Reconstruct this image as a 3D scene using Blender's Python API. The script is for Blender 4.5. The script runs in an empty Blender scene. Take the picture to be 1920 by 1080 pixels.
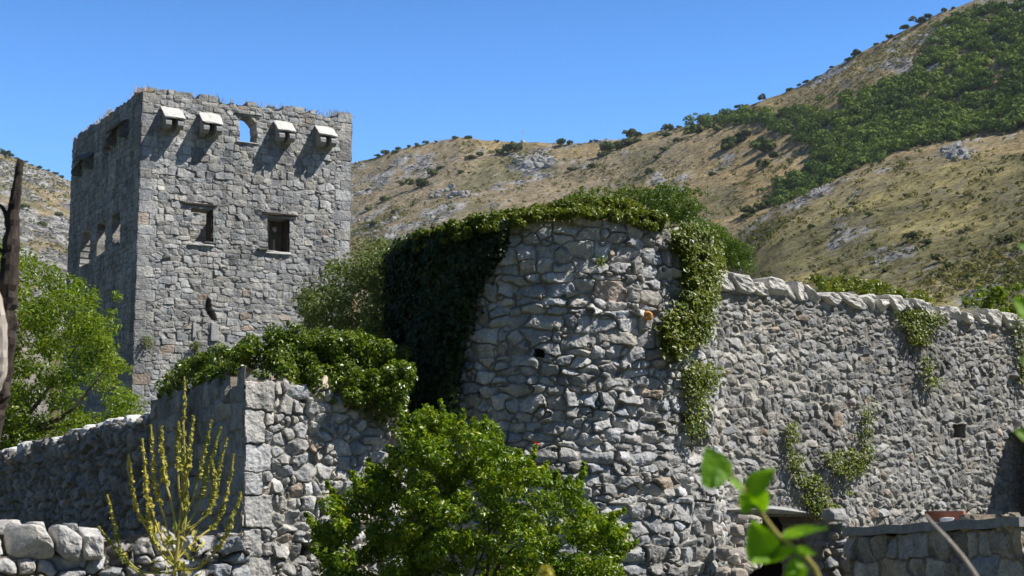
import bpy, math, random
import numpy as np
from mathutils import Vector

scene = bpy.context.scene
R = math.radians
COL = scene.collection

# ------------------------------------------------------------------ camera
FPX = 3000.0                       # focal length in pixels of a 1920 wide frame
PITCH = math.atan(460.0 / FPX)     # horizon sits at row 1000
EYE = np.array([0.0, 0.0, 1.6])
cam_d = bpy.data.cameras.new("camera")
cam = bpy.data.objects.new("camera", cam_d)
COL.objects.link(cam)
cam.location = EYE
cam.rotation_euler = (math.pi / 2 + PITCH, 0, 0)
cam_d.sensor_width = 36.0
cam_d.lens = FPX / 1920 * 36.0
cam_d.clip_end = 6000
cam_d.clip_start = 0.1
cam_d.dof.use_dof = True
cam_d.dof.focus_distance = 27.0
cam_d.dof.aperture_fstop = 5.0
scene.camera = cam

# ------------------------------------------------------------------ light
SUN_AZ = 83.5      # degrees to the right of the direction back to the camera
SUN_EL = 52.0
sx = math.sin(R(SUN_AZ)) * math.cos(R(SUN_EL))
sy = -math.cos(R(SUN_AZ)) * math.cos(R(SUN_EL))
SUN = Vector((sx, sy, math.sin(R(SUN_EL))))
sl = bpy.data.lights.new("sun", "SUN")
sl.energy = 5.0
sl.angle = R(0.5)
sl.color = (1.0, 0.955, 0.89)
so = bpy.data.objects.new("sun", sl)
COL.objects.link(so)
so.rotation_euler = SUN.to_track_quat('Z', 'Y').to_euler()

world = bpy.data.worlds.new("World")
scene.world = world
world.use_nodes = True
wt = world.node_tree
bg = wt.nodes["Background"]
sky = wt.nodes.new("ShaderNodeTexSky")
sky.sky_type = 'NISHITA'
sky.sun_disc = False
sky.sun_elevation = R(SUN_EL)
sky.sun_rotation = math.atan2(sx, sy)
sky.altitude = 200
sky.air_density = 1.0
sky.dust_density = 0.15
sky.ozone_density = 4.0
hs = wt.nodes.new("ShaderNodeHueSaturation")
hs.inputs["Saturation"].default_value = 1.30
hs.inputs["Hue"].default_value = 0.508
wt.links.new(sky.outputs[0], hs.inputs["Color"])
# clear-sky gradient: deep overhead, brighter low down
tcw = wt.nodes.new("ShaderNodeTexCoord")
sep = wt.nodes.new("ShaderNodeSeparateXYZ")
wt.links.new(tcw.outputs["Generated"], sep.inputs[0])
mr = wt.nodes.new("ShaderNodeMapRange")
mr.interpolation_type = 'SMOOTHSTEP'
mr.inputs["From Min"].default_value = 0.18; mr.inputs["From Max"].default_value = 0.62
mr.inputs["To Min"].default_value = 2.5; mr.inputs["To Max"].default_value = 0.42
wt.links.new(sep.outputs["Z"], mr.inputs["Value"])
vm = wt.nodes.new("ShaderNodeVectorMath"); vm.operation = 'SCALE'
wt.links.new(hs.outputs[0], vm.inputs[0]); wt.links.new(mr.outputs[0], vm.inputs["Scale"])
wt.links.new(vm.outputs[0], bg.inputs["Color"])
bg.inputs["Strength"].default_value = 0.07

scene.view_settings.view_transform = 'Standard'
scene.view_settings.look = 'None'
scene.view_settings.exposure = 0.5
scene.view_settings.gamma = 1.0
scene.render.engine = 'CYCLES'
scene.cycles.max_bounces = 5
scene.cycles.diffuse_bounces = 3
scene.cycles.glossy_bounces = 2
scene.cycles.transmission_bounces = 3
scene.cycles.use_denoising = True

# ------------------------------------------------------------------ projection helpers
cp, sp_ = math.cos(PITCH), math.sin(PITCH)


def ray(px, py):
    tx = (px - 960.0) / FPX
    ty = (540.0 - py) / FPX
    return np.array([tx, cp - ty * sp_, sp_ + ty * cp])


def at_y(px, py, Y):
    d = ray(px, py)
    return EYE + d * (Y / d[1])


def on_z(px, py, Z):
    d = ray(px, py)
    return EYE + d * ((Z - EYE[2]) / d[2])


def on_wall(px, py, P0, d):
    """pixel -> (u, z) on the vertical plane through P0 along the horizontal unit vector d"""
    n = np.array([d[1], -d[0], 0.0])
    r = ray(px, py)
    t = np.dot(np.asarray(P0) - EYE, n) / np.dot(r, n)
    P = EYE + r * t
    return float(np.dot(P - np.asarray(P0), d)), float(P[2])


def unit(v):
    v = np.asarray(v, float)
    return v / np.linalg.norm(v)


# ------------------------------------------------------------------ noise
def _hash(ix, iy, iz, seed):
    h = (ix.astype(np.int64) * 374761393 + iy.astype(np.int64) * 668265263 + iz.astype(np.int64) * 2147483647 + seed * 974634777) & 0xFFFFFFFF
    h = ((h ^ (h >> 13)) * 1274126177) & 0xFFFFFFFF
    h = h ^ (h >> 16)
    return (h & 0xFFFFFF).astype(np.float64) / 0xFFFFFF


def vnoise(x, y, seed=0, z=None):
    x = np.asarray(x, float); y = np.asarray(y, float)
    ix = np.floor(x); iy = np.floor(y)
    fx = x - ix; fy = y - iy
    fx = fx * fx * (3 - 2 * fx); fy = fy * fy * (3 - 2 * fy)
    if z is None:
        zz = np.zeros_like(ix)
        a = _hash(ix, iy, zz, seed); b = _hash(ix + 1, iy, zz, seed)
        c = _hash(ix, iy + 1, zz, seed); d = _hash(ix + 1, iy + 1, zz, seed)
        return (a * (1 - fx) + b * fx) * (1 - fy) + (c * (1 - fx) + d * fx) * fy
    z = np.asarray(z, float)
    iz = np.floor(z); fz = z - iz; fz = fz * fz * (3 - 2 * fz)
    out = 0
    for k, wz in ((0, 1 - fz), (1, fz)):
        a = _hash(ix, iy, iz + k, seed); b = _hash(ix + 1, iy, iz + k, seed)
        c = _hash(ix, iy + 1, iz + k, seed); d = _hash(ix + 1, iy + 1, iz + k, seed)
        out = out + wz * ((a * (1 - fx) + b * fx) * (1 - fy) + (c * (1 - fx) + d * fx) * fy)
    return out


def fbm(x, y, seed=0, octs=4, z=None):
    s = 0; a = 0.5; t = 0
    for o in range(octs):
        f = 2.0 ** o
        s = s + a * vnoise(x * f + 17.3 * o, y * f - 9.1 * o, seed + o, None if z is None else z * f)
        t += a
        a *= 0.5
    return s / t - 0.5


def sstep(a, b, x):
    t = np.clip((x - a) / (b - a), 0, 1)
    return t * t * (3 - 2 * t)


# ------------------------------------------------------------------ object helpers
WLOC = {}


def tag(o, label, cat, group=None, kind=None):
    if label: o["label"] = label
    if cat: o["category"] = cat
    if group: o["group"] = group
    if kind: o["kind"] = kind
    return o


def thing(name, label, cat, loc=(0, 0, 0), group=None):
    o = bpy.data.objects.new(name, None)
    COL.objects.link(o)
    o.location = loc
    o.empty_display_size = 0.3
    WLOC[o] = np.array(loc, float)
    return tag(o, label, cat, group)


def make_mesh(name, V, F, tint=None, smooth=False):
    """V (n,3); F (m,4) or (m,3) index arrays, or a list of such arrays"""
    V = np.ascontiguousarray(V, dtype=np.float32)
    if not isinstance(F, (list, tuple)): F = [F]
    F = [np.asarray(f, dtype=np.int32) for f in F if len(f)]
    loops = np.concatenate([f.ravel() for f in F])
    tot = np.concatenate([np.full(len(f), f.shape[1], np.int32) for f in F])
    start = np.concatenate([[0], np.cumsum(tot)[:-1]]).astype(np.int32)
    me = bpy.data.meshes.new(name)
    me.vertices.add(len(V)); me.vertices.foreach_set("co", V.ravel())
    me.loops.add(len(loops)); me.loops.foreach_set("vertex_index", loops)
    me.polygons.add(len(tot)); me.polygons.foreach_set("loop_start", start)
    if smooth: me.polygons.foreach_set("use_smooth", np.ones(len(tot), bool))
    else: me.polygons.foreach_set("use_smooth", np.zeros(len(tot), bool))
    me.update(calc_edges=True)
    me.validate()
    if tint is not None:
        a = me.attributes.new("tint", 'FLOAT_COLOR', 'POINT')
        c = np.ones((len(V), 4), np.float32); c[:, :3] = tint
        a.data.foreach_set("color", c.ravel())
    return me


def obj(name, V, F, mat, parent=None, tint=None, smooth=False, origin=None):
    V = np.asarray(V, float)
    base = np.zeros(3)
    loc = np.zeros(3)
    if parent is not None:
        base = WLOC[parent]
    elif origin is not None:
        base = np.asarray(origin, float); loc = base
    me = make_mesh(name, V - base, F, tint, smooth)
    o = bpy.data.objects.new(name, me)
    COL.objects.link(o)
    me.materials.append(mat)
    if parent is not None:
        o.parent = parent
    o.location = loc
    WLOC[o] = base
    return o


def join(parts):
    """list of (V, F) with equal face width -> one"""
    Vs, Fs, n = [], [], 0
    for V, F in parts:
        Vs.append(np.asarray(V, float)); Fs.append(np.asarray(F) + n); n += len(V)
    return np.concatenate(Vs), np.concatenate(Fs)


BOXF = np.array([[0, 3, 2, 1], [4, 5, 6, 7], [0, 1, 5, 4], [1, 2, 6, 5], [2, 3, 7, 6], [3, 0, 4, 7]])


def rock(size, seed, n=6, rough=0.12, power=4.0, shear=(0, 0), chips=6):
    """rounded, knobbly block: cube sphere blended towards a box, displaced by noise"""
    g = np.linspace(-1, 1, n + 1)
    Vs, Fs = [], []
    k = 0
    for ax in range(3):
        for s in (-1, 1):
            a, b = np.meshgrid(g, g, indexing='ij')
            P = np.zeros((n + 1, n + 1, 3))
            P[..., ax] = s
            P[..., (ax + 1) % 3] = a
            P[..., (ax + 2) % 3] = b
            Vs.append(P.reshape(-1, 3))
            idx = np.arange((n + 1) ** 2).reshape(n + 1, n + 1) + k
            q = np.stack([idx[:-1, :-1], idx[1:, :-1], idx[1:, 1:], idx[:-1, 1:]], -1).reshape(-1, 4)
            if s < 0: q = q[:, ::-1]
            Fs.append(q)
            k += (n + 1) ** 2
    V = np.concatenate(Vs); F = np.concatenate(Fs)
    ln = (np.abs(V) ** power).sum(1) ** (1 / power)
    V = V / ln[:, None]
    d = fbm(V[:, 0] * 1.1 + seed * 3.7, V[:, 1] * 1.1, seed, 3, V[:, 2] * 1.1)
    rs = np.random.default_rng(seed)
    d2 = fbm(V[:, 0] * 3.1 + seed, V[:, 1] * 3.1, seed + 7, 4, V[:, 2] * 3.1)
    V = V * (1 + rough * 2.2 * d + min(rough, 0.12) * 1.3 * d2)[:, None]
    for _ in range(chips):                   # chipped corners
        nv = unit(rs.normal(size=3)); c = rs.uniform(0.72, 1.05)
        e = V @ nv - c
        V = V - np.outer(np.maximum(e, 0) * 0.85, nv)
    V[:, 0] += shear[0] * V[:, 2]; V[:, 1] += shear[1] * V[:, 2]
    V = V * (np.asarray(size) / 2)
    # weld
    key = np.round(V * 1e5).astype(np.int64)
    _, first, inv = np.unique(key, axis=0, return_index=True, return_inverse=True)
    return V[first], inv.ravel()[F]


def tube(path, rad, sides=8, seed=0, rough=0.0):
    path = np.asarray(path, float); m = len(path)
    rad = np.broadcast_to(np.asarray(rad, float), (m,))
    V = []
    ang = np.linspace(0, 2 * np.pi, sides, endpoint=False)
    rng = np.random.default_rng(seed)
    for i in range(m):
        t = unit(path[min(i + 1, m - 1)] - path[max(i - 1, 0)])
        a = np.cross(t, [0.31, 0.95, 0.1]); a = unit(a); b = np.cross(t, a)
        r = rad[i] * (1 + rough * rng.normal(size=sides))
        V.append(path[i] + np.outer(np.cos(ang) * r, a) + np.outer(np.sin(ang) * r, b))
    V = np.concatenate(V)
    F = []
    for i in range(m - 1):
        for j in range(sides):
            k = (j + 1) % sides
            F.append([i * sides + j, i * sides + k, (i + 1) * sides + k, (i + 1) * sides + j])
    V = np.vstack([V, path[0], path[-1]])
    for j in range(0, sides, 2):
        F.append([len(V) - 2, (j + 2) % sides, j + 1, j])
        e = (m - 1) * sides
        F.append([len(V) - 1, e + j, e + j + 1, e + (j + 2) % sides])
    return V, np.array(F)


def curve(pts, n):
    """Catmull-Rom through pts"""
    P = np.asarray(pts, float)
    P = np.vstack([2 * P[0] - P[1], P, 2 * P[-1] - P[-2]])
    out = []
    segs = len(P) - 3
    for t in np.linspace(0, segs - 1e-6, n):
        i = int(t); f = t - i
        a, b, c, d = P[i], P[i + 1], P[i + 2], P[i + 3]
        out.append(0.5 * (2 * b + (c - a) * f + (2 * a - 5 * b + 4 * c - d) * f * f + (3 * b - a - 3 * c + d) * f ** 3))
    return np.array(out)


def in_poly(x, y, poly):
    x = np.asarray(x, float); y = np.asarray(y, float)
    r = np.zeros(x.shape, bool)
    n = len(poly)
    for i in range(n):
        x1, y1 = poly[i]; x2, y2 = poly[(i + 1) % n]
        if y1 == y2: continue
        c = ((y1 > y) != (y2 > y)) & (x < (x2 - x1) * (y - y1) / (y2 - y1) + x1)
        r ^= c
    return r


# ------------------------------------------------------------------ materials
def nmat(name):
    m = bpy.data.materials.new(name)
    m.use_nodes = True
    nt = m.node_tree
    return m, nt, nt.nodes["Principled BSDF"]


def node(nt, t, **kw):
    n = nt.nodes.new(t)
    for k, v in kw.items(): setattr(n, k, v)
    return n


def ramp(nt, fac, stops):
    r = node(nt, "ShaderNodeValToRGB")
    el = r.color_ramp.elements
    while len(el) < len(stops): el.new(0.5)
    for e, (p, c) in zip(el, stops):
        e.position = p
        e.color = (c[0], c[1], c[2], 1) if hasattr(c, '__len__') else (c, c, c, 1)
    nt.links.new(fac, r.inputs[0])
    return r.outputs[0]


def noise_fac(nt, scale, detail=4, rough=0.6, coord=None, dist=0.0):
    n = node(nt, "ShaderNodeTexNoise")
    n.inputs["Scale"].default_value = scale
    n.inputs["Detail"].default_value = detail
    n.inputs["Roughness"].default_value = rough
    n.inputs["Distortion"].default_value = dist
    if coord is not None: nt.links.new(coord, n.inputs["Vector"])
    return n.outputs["Fac"]


def mixc(nt, fac, a, b, mode='MIX'):
    m = node(nt, "ShaderNodeMix", data_type='RGBA', blend_type=mode)
    for sock, v in ((m.inputs[0], fac), (m.inputs[6], a), (m.inputs[7], b)):
        if isinstance(v, (int, float)): sock.default_value = v
        elif isinstance(v, tuple): sock.default_value = (*v, 1) if len(v) == 3 else v
        else: nt.links.new(v, sock)
    return m.outputs[2]


def bump(nt, bsdf, fac, strength, dist):
    b = node(nt, "ShaderNodeBump")
    b.inputs["Strength"].default_value = strength
    b.inputs["Distance"].default_value = dist
    nt.links.new(fac, b.inputs["Height"])
    nt.links.new(b.outputs[0], bsdf.inputs["Normal"])


def stone_mat(name, gain=(1, 1, 1), fine=28.0, lichen=0.35, bdist=0.012):
    m, nt, b = nmat(name)
    geo = node(nt, "ShaderNodeNewGeometry").outputs["Position"]
    at = node(nt, "ShaderNodeAttribute", attribute_name="tint")
    c = mixc(nt, 1.0, at.outputs["Color"], tuple(gain), 'MULTIPLY')
    n1 = noise_fac(nt, fine, 5, 0.7, geo)
    c = mixc(nt, 1.0, c, ramp(nt, n1, [(0.25, 0.62), (0.5, 1.0), (0.78, 1.28)]), 'MULTIPLY')
    n2 = noise_fac(nt, fine * 0.22, 6, 0.72, geo, 0.6)
    dark = ramp(nt, n2, [(0.42, 0.0), (0.62, 1.0)])
    c = mixc(nt, 1.0, c, mixc(nt, dark, (1.08, 1.06, 1.02), (0.70, 0.72, 0.74)), 'MULTIPLY')
    n3 = noise_fac(nt, fine * 0.9, 3, 0.6, geo, 0.3)
    spots = ramp(nt, n3, [(0.66, 0.0), (0.74, lichen)])
    c = mixc(nt, spots, c, (0.62, 0.61, 0.57))
    mp = node(nt, "ShaderNodeMapping"); mp.inputs["Scale"].default_value = (1.3, 1.3, 0.16)
    nt.links.new(geo, mp.inputs["Vector"])
    n4 = noise_fac(nt, 1.6, 6, 0.7, mp.outputs[0], 0.4)     # rain streaks and algae
    c = mixc(nt, 1.0, c, ramp(nt, n4, [(0.36, (0.70, 0.70, 0.69)), (0.5, (1.0, 1.0, 1.0)), (0.66, (1.10, 1.07, 1.0))]), 'MULTIPLY')
    nt.links.new(c, b.inputs["Base Color"])
    b.inputs["Roughness"].default_value = 0.92
    b.inputs["Specular IOR Level"].default_value = 0.25
    bump(nt, b, n1, 0.9, bdist)
    return m


def leaf_mat(name, cols, rough=0.45, trans=0.35, spec=0.5, patch=1.5, pv=0.28):
    """cols: list of leaf colours, one picked per leaf"""
    m, nt, b = nmat(name)
    g = node(nt, "ShaderNodeNewGeometry")
    n = len(cols)
    c = ramp(nt, g.outputs["Random Per Island"], [(i / max(n - 1, 1), cc) for i, cc in enumerate(cols)])
    nf = noise_fac(nt, patch, 3, 0.6, g.outputs["Position"])
    c = mixc(nt, 1.0, c, ramp(nt, nf, [(0.35, (1 - pv, 1 - pv * 0.8, 1 - pv)), (0.65, (1 + pv, 1 + pv * 0.6, 1.0))]), 'MULTIPLY')
    nt.links.new(c, b.inputs["Base Color"])
    b.inputs["Roughness"].default_value = rough
    b.inputs["Specular IOR Level"].default_value = spec
    tr = node(nt, "ShaderNodeBsdfTranslucent")
    nt.links.new(mixc(nt, 1.0, c, (1.5, 1.5, 0.6), 'MULTIPLY'), tr.inputs["Color"])
    mx = node(nt, "ShaderNodeMixShader")
    mx.inputs[0].default_value = trans
    nt.links.new(b.outputs[0], mx.inputs[1]); nt.links.new(tr.outputs[0], mx.inputs[2])
    nt.links.new(mx.outputs[0], nt.nodes["Material Output"].inputs["Surface"])
    return m


def plain_mat(name, c1, c2, scale=8.0, rough=0.9, bd=0.01, stretch=None):
    m, nt, b = nmat(name)
    tc = node(nt, "ShaderNodeNewGeometry").outputs["Position"]
    if stretch:
        mp = node(nt, "ShaderNodeMapping"); mp.inputs["Scale"].default_value = stretch
        nt.links.new(tc, mp.inputs["Vector"]); tc = mp.outputs[0]
    f = noise_fac(nt, scale, 5, 0.65, tc)
    nt.links.new(ramp(nt, f, [(0.3, c1), (0.7, c2)]), b.inputs["Base Color"])
    b.inputs["Roughness"].default_value = rough
    b.inputs["Specular IOR Level"].default_value = 0.3
    bump(nt, b, f, 0.8, bd)
    return m


M_TOWER = stone_mat("tower limestone", (1.03, 1.03, 1.02), 14.0, 0.3, 0.02)
M_BAST = stone_mat("bastion limestone", (1.0, 0.995, 0.98), 24.0)
M_WALL = stone_mat("curtain wall limestone", (0.88, 0.865, 0.84), 24.0)
M_ANNEX = stone_mat("annex limestone", (1.12, 1.10, 1.06), 24.0)
M_PARA = stone_mat("parapet block stone", (1.38, 1.25, 1.08), 26.0)
M_LOW = stone_mat("field wall limestone", (1.15, 1.13, 1.1), 34.0)
M_WHITE = plain_mat("bleached limestone", (0.55, 0.54, 0.51), (0.74, 0.73, 0.70), 9.0, 0.9, 0.015)
M_PALE = plain_mat("pale dressed stone", (0.34, 0.335, 0.32), (0.48, 0.47, 0.45), 9.0, 0.9, 0.015)
M_BOARD = plain_mat("brown board", (0.06, 0.05, 0.038), (0.15, 0.125, 0.095), 9.0, 0.9, 0.01, (1, 1, 0.15))
M_CHAMBERSHADE = plain_mat("chamber shade", (0.012, 0.011, 0.010), (0.035, 0.032, 0.028), 6.0, 1.0, 0.02)  # near-black colour stands in for shade inside the doorway chamber
M_SLAB = plain_mat("white stone slab", (0.36, 0.35, 0.32), (0.68, 0.67, 0.63), 7.0, 0.9, 0.01)
M_DARKST = plain_mat("dark stone and bracket shade", (0.10, 0.10, 0.095), (0.24, 0.235, 0.22), 7.0, 0.95, 0.02)  # dark stone; also stands in for shade on the shaded-face brackets
M_GREYST = plain_mat("grey corbel stone", (0.24, 0.24, 0.23), (0.40, 0.40, 0.38), 9.0, 0.95, 0.02)
M_TIMBERSHADE = plain_mat("brown timber with painted shade", (0.03, 0.024, 0.018), (0.085, 0.066, 0.05), 12.0, 0.9, 0.01, (1, 1, 0.1))  # timber brown darkened to imitate shade at the window heads and jambs
M_BARK = plain_mat("dead bark", (0.018, 0.014, 0.011), (0.085, 0.066, 0.052), 16.0, 0.95, 0.02, (1, 1, 0.25))
M_BAREWOOD = plain_mat("bare pale wood", (0.32, 0.27, 0.22), (0.58, 0.52, 0.45), 14.0, 0.8, 0.01, (1, 1, 0.12))
M_BRANCH = plain_mat("shrub bark", (0.05, 0.04, 0.028), (0.13, 0.105, 0.08), 20.0, 0.9, 0.005)
M_TERRA = plain_mat("terracotta", (0.36, 0.13, 0.085), (0.50, 0.21, 0.14), 14.0, 0.85, 0.004)
M_ORANGE = plain_mat("orange brick", (0.55, 0.22, 0.06), (0.72, 0.36, 0.12), 20.0, 0.85, 0.005)
M_RED = plain_mat("red petals", (0.45, 0.03, 0.02), (0.6, 0.08, 0.03), 20.0, 0.6, 0.001)
M_WPAINT = plain_mat("white paint", (0.74, 0.74, 0.72), (0.82, 0.82, 0.80), 20.0, 0.6, 0.001)
M_STEM = plain_mat("yellow green stem", (0.30, 0.27, 0.06), (0.45, 0.37, 0.10), 30.0, 0.7, 0.002)
M_MULL = leaf_mat("mullein buds", [(0.246, 0.285, 0.076), (0.400, 0.400, 0.101), (0.553, 0.500, 0.126), (0.338, 0.366, 0.126)], 0.6, 0.2, 0.3)
M_GRASS = leaf_mat("dry grass", [(0.40, 0.31, 0.25), (0.50, 0.41, 0.34), (0.40, 0.34, 0.26)], 0.8, 0.3, 0.2)
M_BUSH = leaf_mat("bush leaves", [(0.060, 0.127, 0.006), (0.123, 0.229, 0.009), (0.206, 0.308, 0.011), (0.318, 0.362, 0.014)], 0.38, 0.3, 0.5, 2.2)
M_IVY = leaf_mat("ivy leaves", [(0.042, 0.093, 0.008), (0.082, 0.149, 0.012), (0.139, 0.209, 0.014), (0.199, 0.254, 0.018)], 0.36, 0.25, 0.5, 1.5)
M_IVYSHADE = leaf_mat("ivy leaves with painted shade", [(0.012, 0.030, 0.006), (0.024, 0.050, 0.009), (0.040, 0.068, 0.010)], 0.42, 0.2, 0.4, 1.5)  # darker copy of the ivy colours, standing in for shade
M_IVYY = leaf_mat("wall creeper leaves", [(0.066, 0.118, 0.009), (0.113, 0.173, 0.013), (0.171, 0.220, 0.016), (0.212, 0.220, 0.022)], 0.45, 0.25, 0.5, 2.0)
M_LTREE = leaf_mat("light tree leaves", [(0.078, 0.150, 0.011), (0.130, 0.221, 0.013), (0.189, 0.274, 0.016), (0.258, 0.309, 0.027)], 0.42, 0.4, 0.5, 0.5)
M_OLIVE = leaf_mat("grey green leaves", [(0.086, 0.136, 0.043), (0.147, 0.197, 0.068), (0.206, 0.251, 0.099), (0.155, 0.206, 0.045)], 0.5, 0.3, 0.4, 0.8)
M_SHRUB = leaf_mat("shrub leaves", [(0.049, 0.109, 0.012), (0.090, 0.161, 0.016), (0.139, 0.217, 0.030)], 0.45, 0.3, 0.4, 0.8)
M_FRESH = leaf_mat("fresh leaf", [(0.185, 0.406, 0.012), (0.235, 0.473, 0.015)], 0.4, 0.5, 0.4, 22.0, 0.45)
_nt = M_FRESH.node_tree; _b = _nt.nodes["Principled BSDF"]
_w = noise_fac(_nt, 60.0, 4, 0.7, node(_nt, "ShaderNodeNewGeometry").outputs["Position"])
bump(_nt, _b, _w, 0.7, 0.01)
M_FOREST = leaf_mat("hill forest", [(0.054, 0.100, 0.023), (0.089, 0.150, 0.027), (0.132, 0.202, 0.035), (0.105, 0.150, 0.039), (0.072, 0.125, 0.025)], 0.8, 0.15, 0.15, 0.035, 0.5)
M_HSHRUB = leaf_mat("hill shrub", [(0.048, 0.076, 0.021), (0.080, 0.111, 0.029), (0.112, 0.133, 0.042)], 0.8, 0.1, 0.15, 0.05)


# ------------------------------------------------------------------ masonry
def layout(rng, u0, u1, v0, v1, cw, ch, jit, small=0.25, tilt=0.25, quoins=()):
    S = []
    v = v0 - ch
    while v < v1 + ch:
        h = ch * rng.uniform(0.7, 1.35)
        u = u0 - cw * 1.5 + rng.uniform(0, cw)
        while u < u1 + cw * 1.5:
            w = cw * rng.choice([0.55, 0.8, 1.0, 1.25, 1.7], p=[.16, .26, .28, .2, .1]) * rng.uniform(0.85, 1.15)
            S.append((u + w / 2 + rng.normal() * jit * w * 0.12, v + h / 2 + rng.normal() * jit * h * 0.28,
                      w / 2, h / 2 * rng.uniform(0.8, 1.2), rng.normal() * tilt))
            if rng.random() < small:
                q = rng.uniform(0.22, 0.42)
                S.append((u + rng.normal() * 0.1 * w, v + h * rng.choice([0.0, 0.5, 1.0]), w * q * 0.6, h * q * 0.75, rng.normal() * 0.5))
            u += w
        v += h
    S = np.array(S)
    big = np.zeros(len(S), bool)
    for edge, dirn, qw, qh in quoins:             # dressed corner blocks, long and short by turns
        Q = []
        keep = np.ones(len(S), bool)
        dist = (S[:, 0] - edge) * dirn
        v = v0; k = 0
        Fl = []
        while v < v1 + qh:
            h = qh * rng.uniform(0.8, 1.2)
            w = qw * (1.0 if k % 2 else 0.64) * rng.uniform(0.92, 1.08)
            keep &= ~((dist < w + 0.42 * cw) & (S[:, 1] >= v) & (S[:, 1] < v + h))
            Q.append((edge + dirn * (w / 2), v + h / 2, w / 2, h / 2, 0.0))
            Q.append((edge - dirn * (w / 2), v + h / 2, w / 2, h / 2, 0.0))
            for q in (0.27, 0.75):
                ww = cw * rng.uniform(0.55, 0.8)
                Fl.append((edge + dirn * (w + ww / 2), v + h * q, ww / 2, h * rng.uniform(0.22, 0.27), rng.normal() * tilt))
            v += h; k += 1
        S = np.vstack([S[keep], Q, Fl])
        big = np.concatenate([big[keep], np.ones(len(Q), bool), np.zeros(len(Fl), bool)])
    return S, big


def eval_field(U, V, S, big, rng, p=3.0, joint=0.03, prot=0.05, slope=0.25, bulge=0.02, facet=0.05, rough=0.02,
               grey=0.36, spread=0.07, mortar=(0.27, 0.25, 0.21), warm=0.06, seed=1, warp=0.02):
    """heights, tints, own-site arrays for the points (U, V)"""
    shp = U.shape
    u0f = U.ravel(); v0f = V.ravel()
    u = u0f + warp * (2 * fbm(u0f * 5, v0f * 5, seed + 5, 3) + 0.7 * fbm(u0f * 17, v0f * 17, seed + 6, 3))
    v = v0f + warp * (2 * fbm(u0f * 5 + 50, v0f * 5, seed + 9, 3) + 0.7 * fbm(u0f * 17, v0f * 17 + 30, seed + 10, 3))
    n = len(S)
    cell = max(S[:, 2].max(), S[:, 3].max()) * 1.7
    umin, vmin = S[:, 0].min() - cell, S[:, 1].min() - cell
    nbu = int((max(S[:, 0].max(), u.max()) - umin) / cell) + 3
    nbv = int((max(S[:, 1].max(), v.max()) - vmin) / cell) + 3
    buckets = {}
    for i in range(n):
        buckets.setdefault((int((S[i, 0] - umin) / cell), int((S[i, 1] - vmin) / cell)), []).append(i)
    bi = ((u - umin) / cell).astype(int); bj = ((v - vmin) / cell).astype(int)
    d1 = np.full(len(u), 9e9); d2 = np.full(len(u), 9e9); own = np.zeros(len(u), int)
    key = bi * 100000 + bj
    order = np.argsort(key, kind='stable')
    ks = key[order]
    cuts = np.flatnonzero(np.diff(ks)) + 1
    ca, sa = np.cos(S[:, 4]), np.sin(S[:, 4])
    for grp in np.split(order, cuts):
        a, b = bi[grp[0]], bj[grp[0]]
        cand = []
        for x in (a - 1, a, a + 1):
            for y in (b - 1, b, b + 1):
                cand += buckets.get((x, y), [])
        if not cand: continue
        cand = np.array(cand)
        du = u[grp][:, None] - S[cand, 0]; dv = v[grp][:, None] - S[cand, 1]
        x = (du * ca[cand] + dv * sa[cand]) / S[cand, 2]
        y = (-du * sa[cand] + dv * ca[cand]) / S[cand, 3]
        pp = np.where(big[cand], 7.0, p)
        D = (np.abs(x) ** pp + np.abs(y) ** pp) ** (1 / pp)
        o = np.argsort(D, axis=1)[:, :2]
        r = np.arange(len(grp))
        d1[grp] = D[r, o[:, 0]]; own[grp] = cand[o[:, 0]]
        if D.shape[1] > 1: d2[grp] = D[r, o[:, 1]]
    s = S[own]
    gap = (d2 - d1) * 0.5 * np.minimum(s[:, 2], s[:, 3])
    prof = sstep(0.0, 1.0, gap / (joint * np.where(big[own], 0.8, 1.0)))
    du = u - s[:, 0]; dv = v - s[:, 1]
    rn = rng.random(n); t1 = rng.normal(size=n) * slope; t2 = rng.normal(size=n) * slope
    t1[big] *= 0.15; t2[big] *= 0.15
    H = prof * prot * (0.45 + 0.8 * rn[own]) + prof * (t1[own] * du + t2[own] * dv)
    H += bulge * prof * (1 - np.minimum(d1, 1.2) ** 2) * np.where(big[own], 0.2, 1.0)
    for k in range(3):
        ph = rng.uniform(0, 2 * np.pi, n); c = rng.uniform(0.05, 0.6, n); g = facet * rng.uniform(0.3, 1.4, n)
        g[big] *= 0.15
        e = np.cos(ph)[own] * du / s[:, 2] + np.sin(ph)[own] * dv / s[:, 3] - c[own]
        H -= prof * g[own] * np.maximum(e, 0)
    crag = fbm(u0f * 7 + rn[own] * 37, v0f * 7, seed + 21, 5)
    ridg = np.abs(fbm(u0f * 11, v0f * 11 + rn[own] * 53, seed + 25, 4))
    H += rough * (2.0 * crag - 2.4 * ridg) * (0.4 + 0.6 * prof)
    # stone colours
    g = np.clip(grey + spread * rng.normal(size=n), 0.14, 0.62)
    w = rng.normal(size=n) * warm
    rusty = rng.random(n) < 0.03
    c = np.stack([g * (1 + w * 0.8), g * (1 + w * 0.15), g * (1 - w * 0.9)], -1)
    c[rusty] *= np.array([1.12, 0.93, 0.78])
    st = 1 + 0.5 * fbm(u0f * 0.9, v0f * 0.5, seed + 31, 4) + 0.35 * fbm(u0f * 3, v0f * 1.2, seed + 33, 3)
    T = c[own] * prof[:, None] + np.array(mortar) * (1 - prof[:, None])
    T = np.clip(T * st[:, None], 0.03, 0.8)
    return H.reshape(shp), T.reshape(shp + (3,)), own.reshape(shp)


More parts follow.
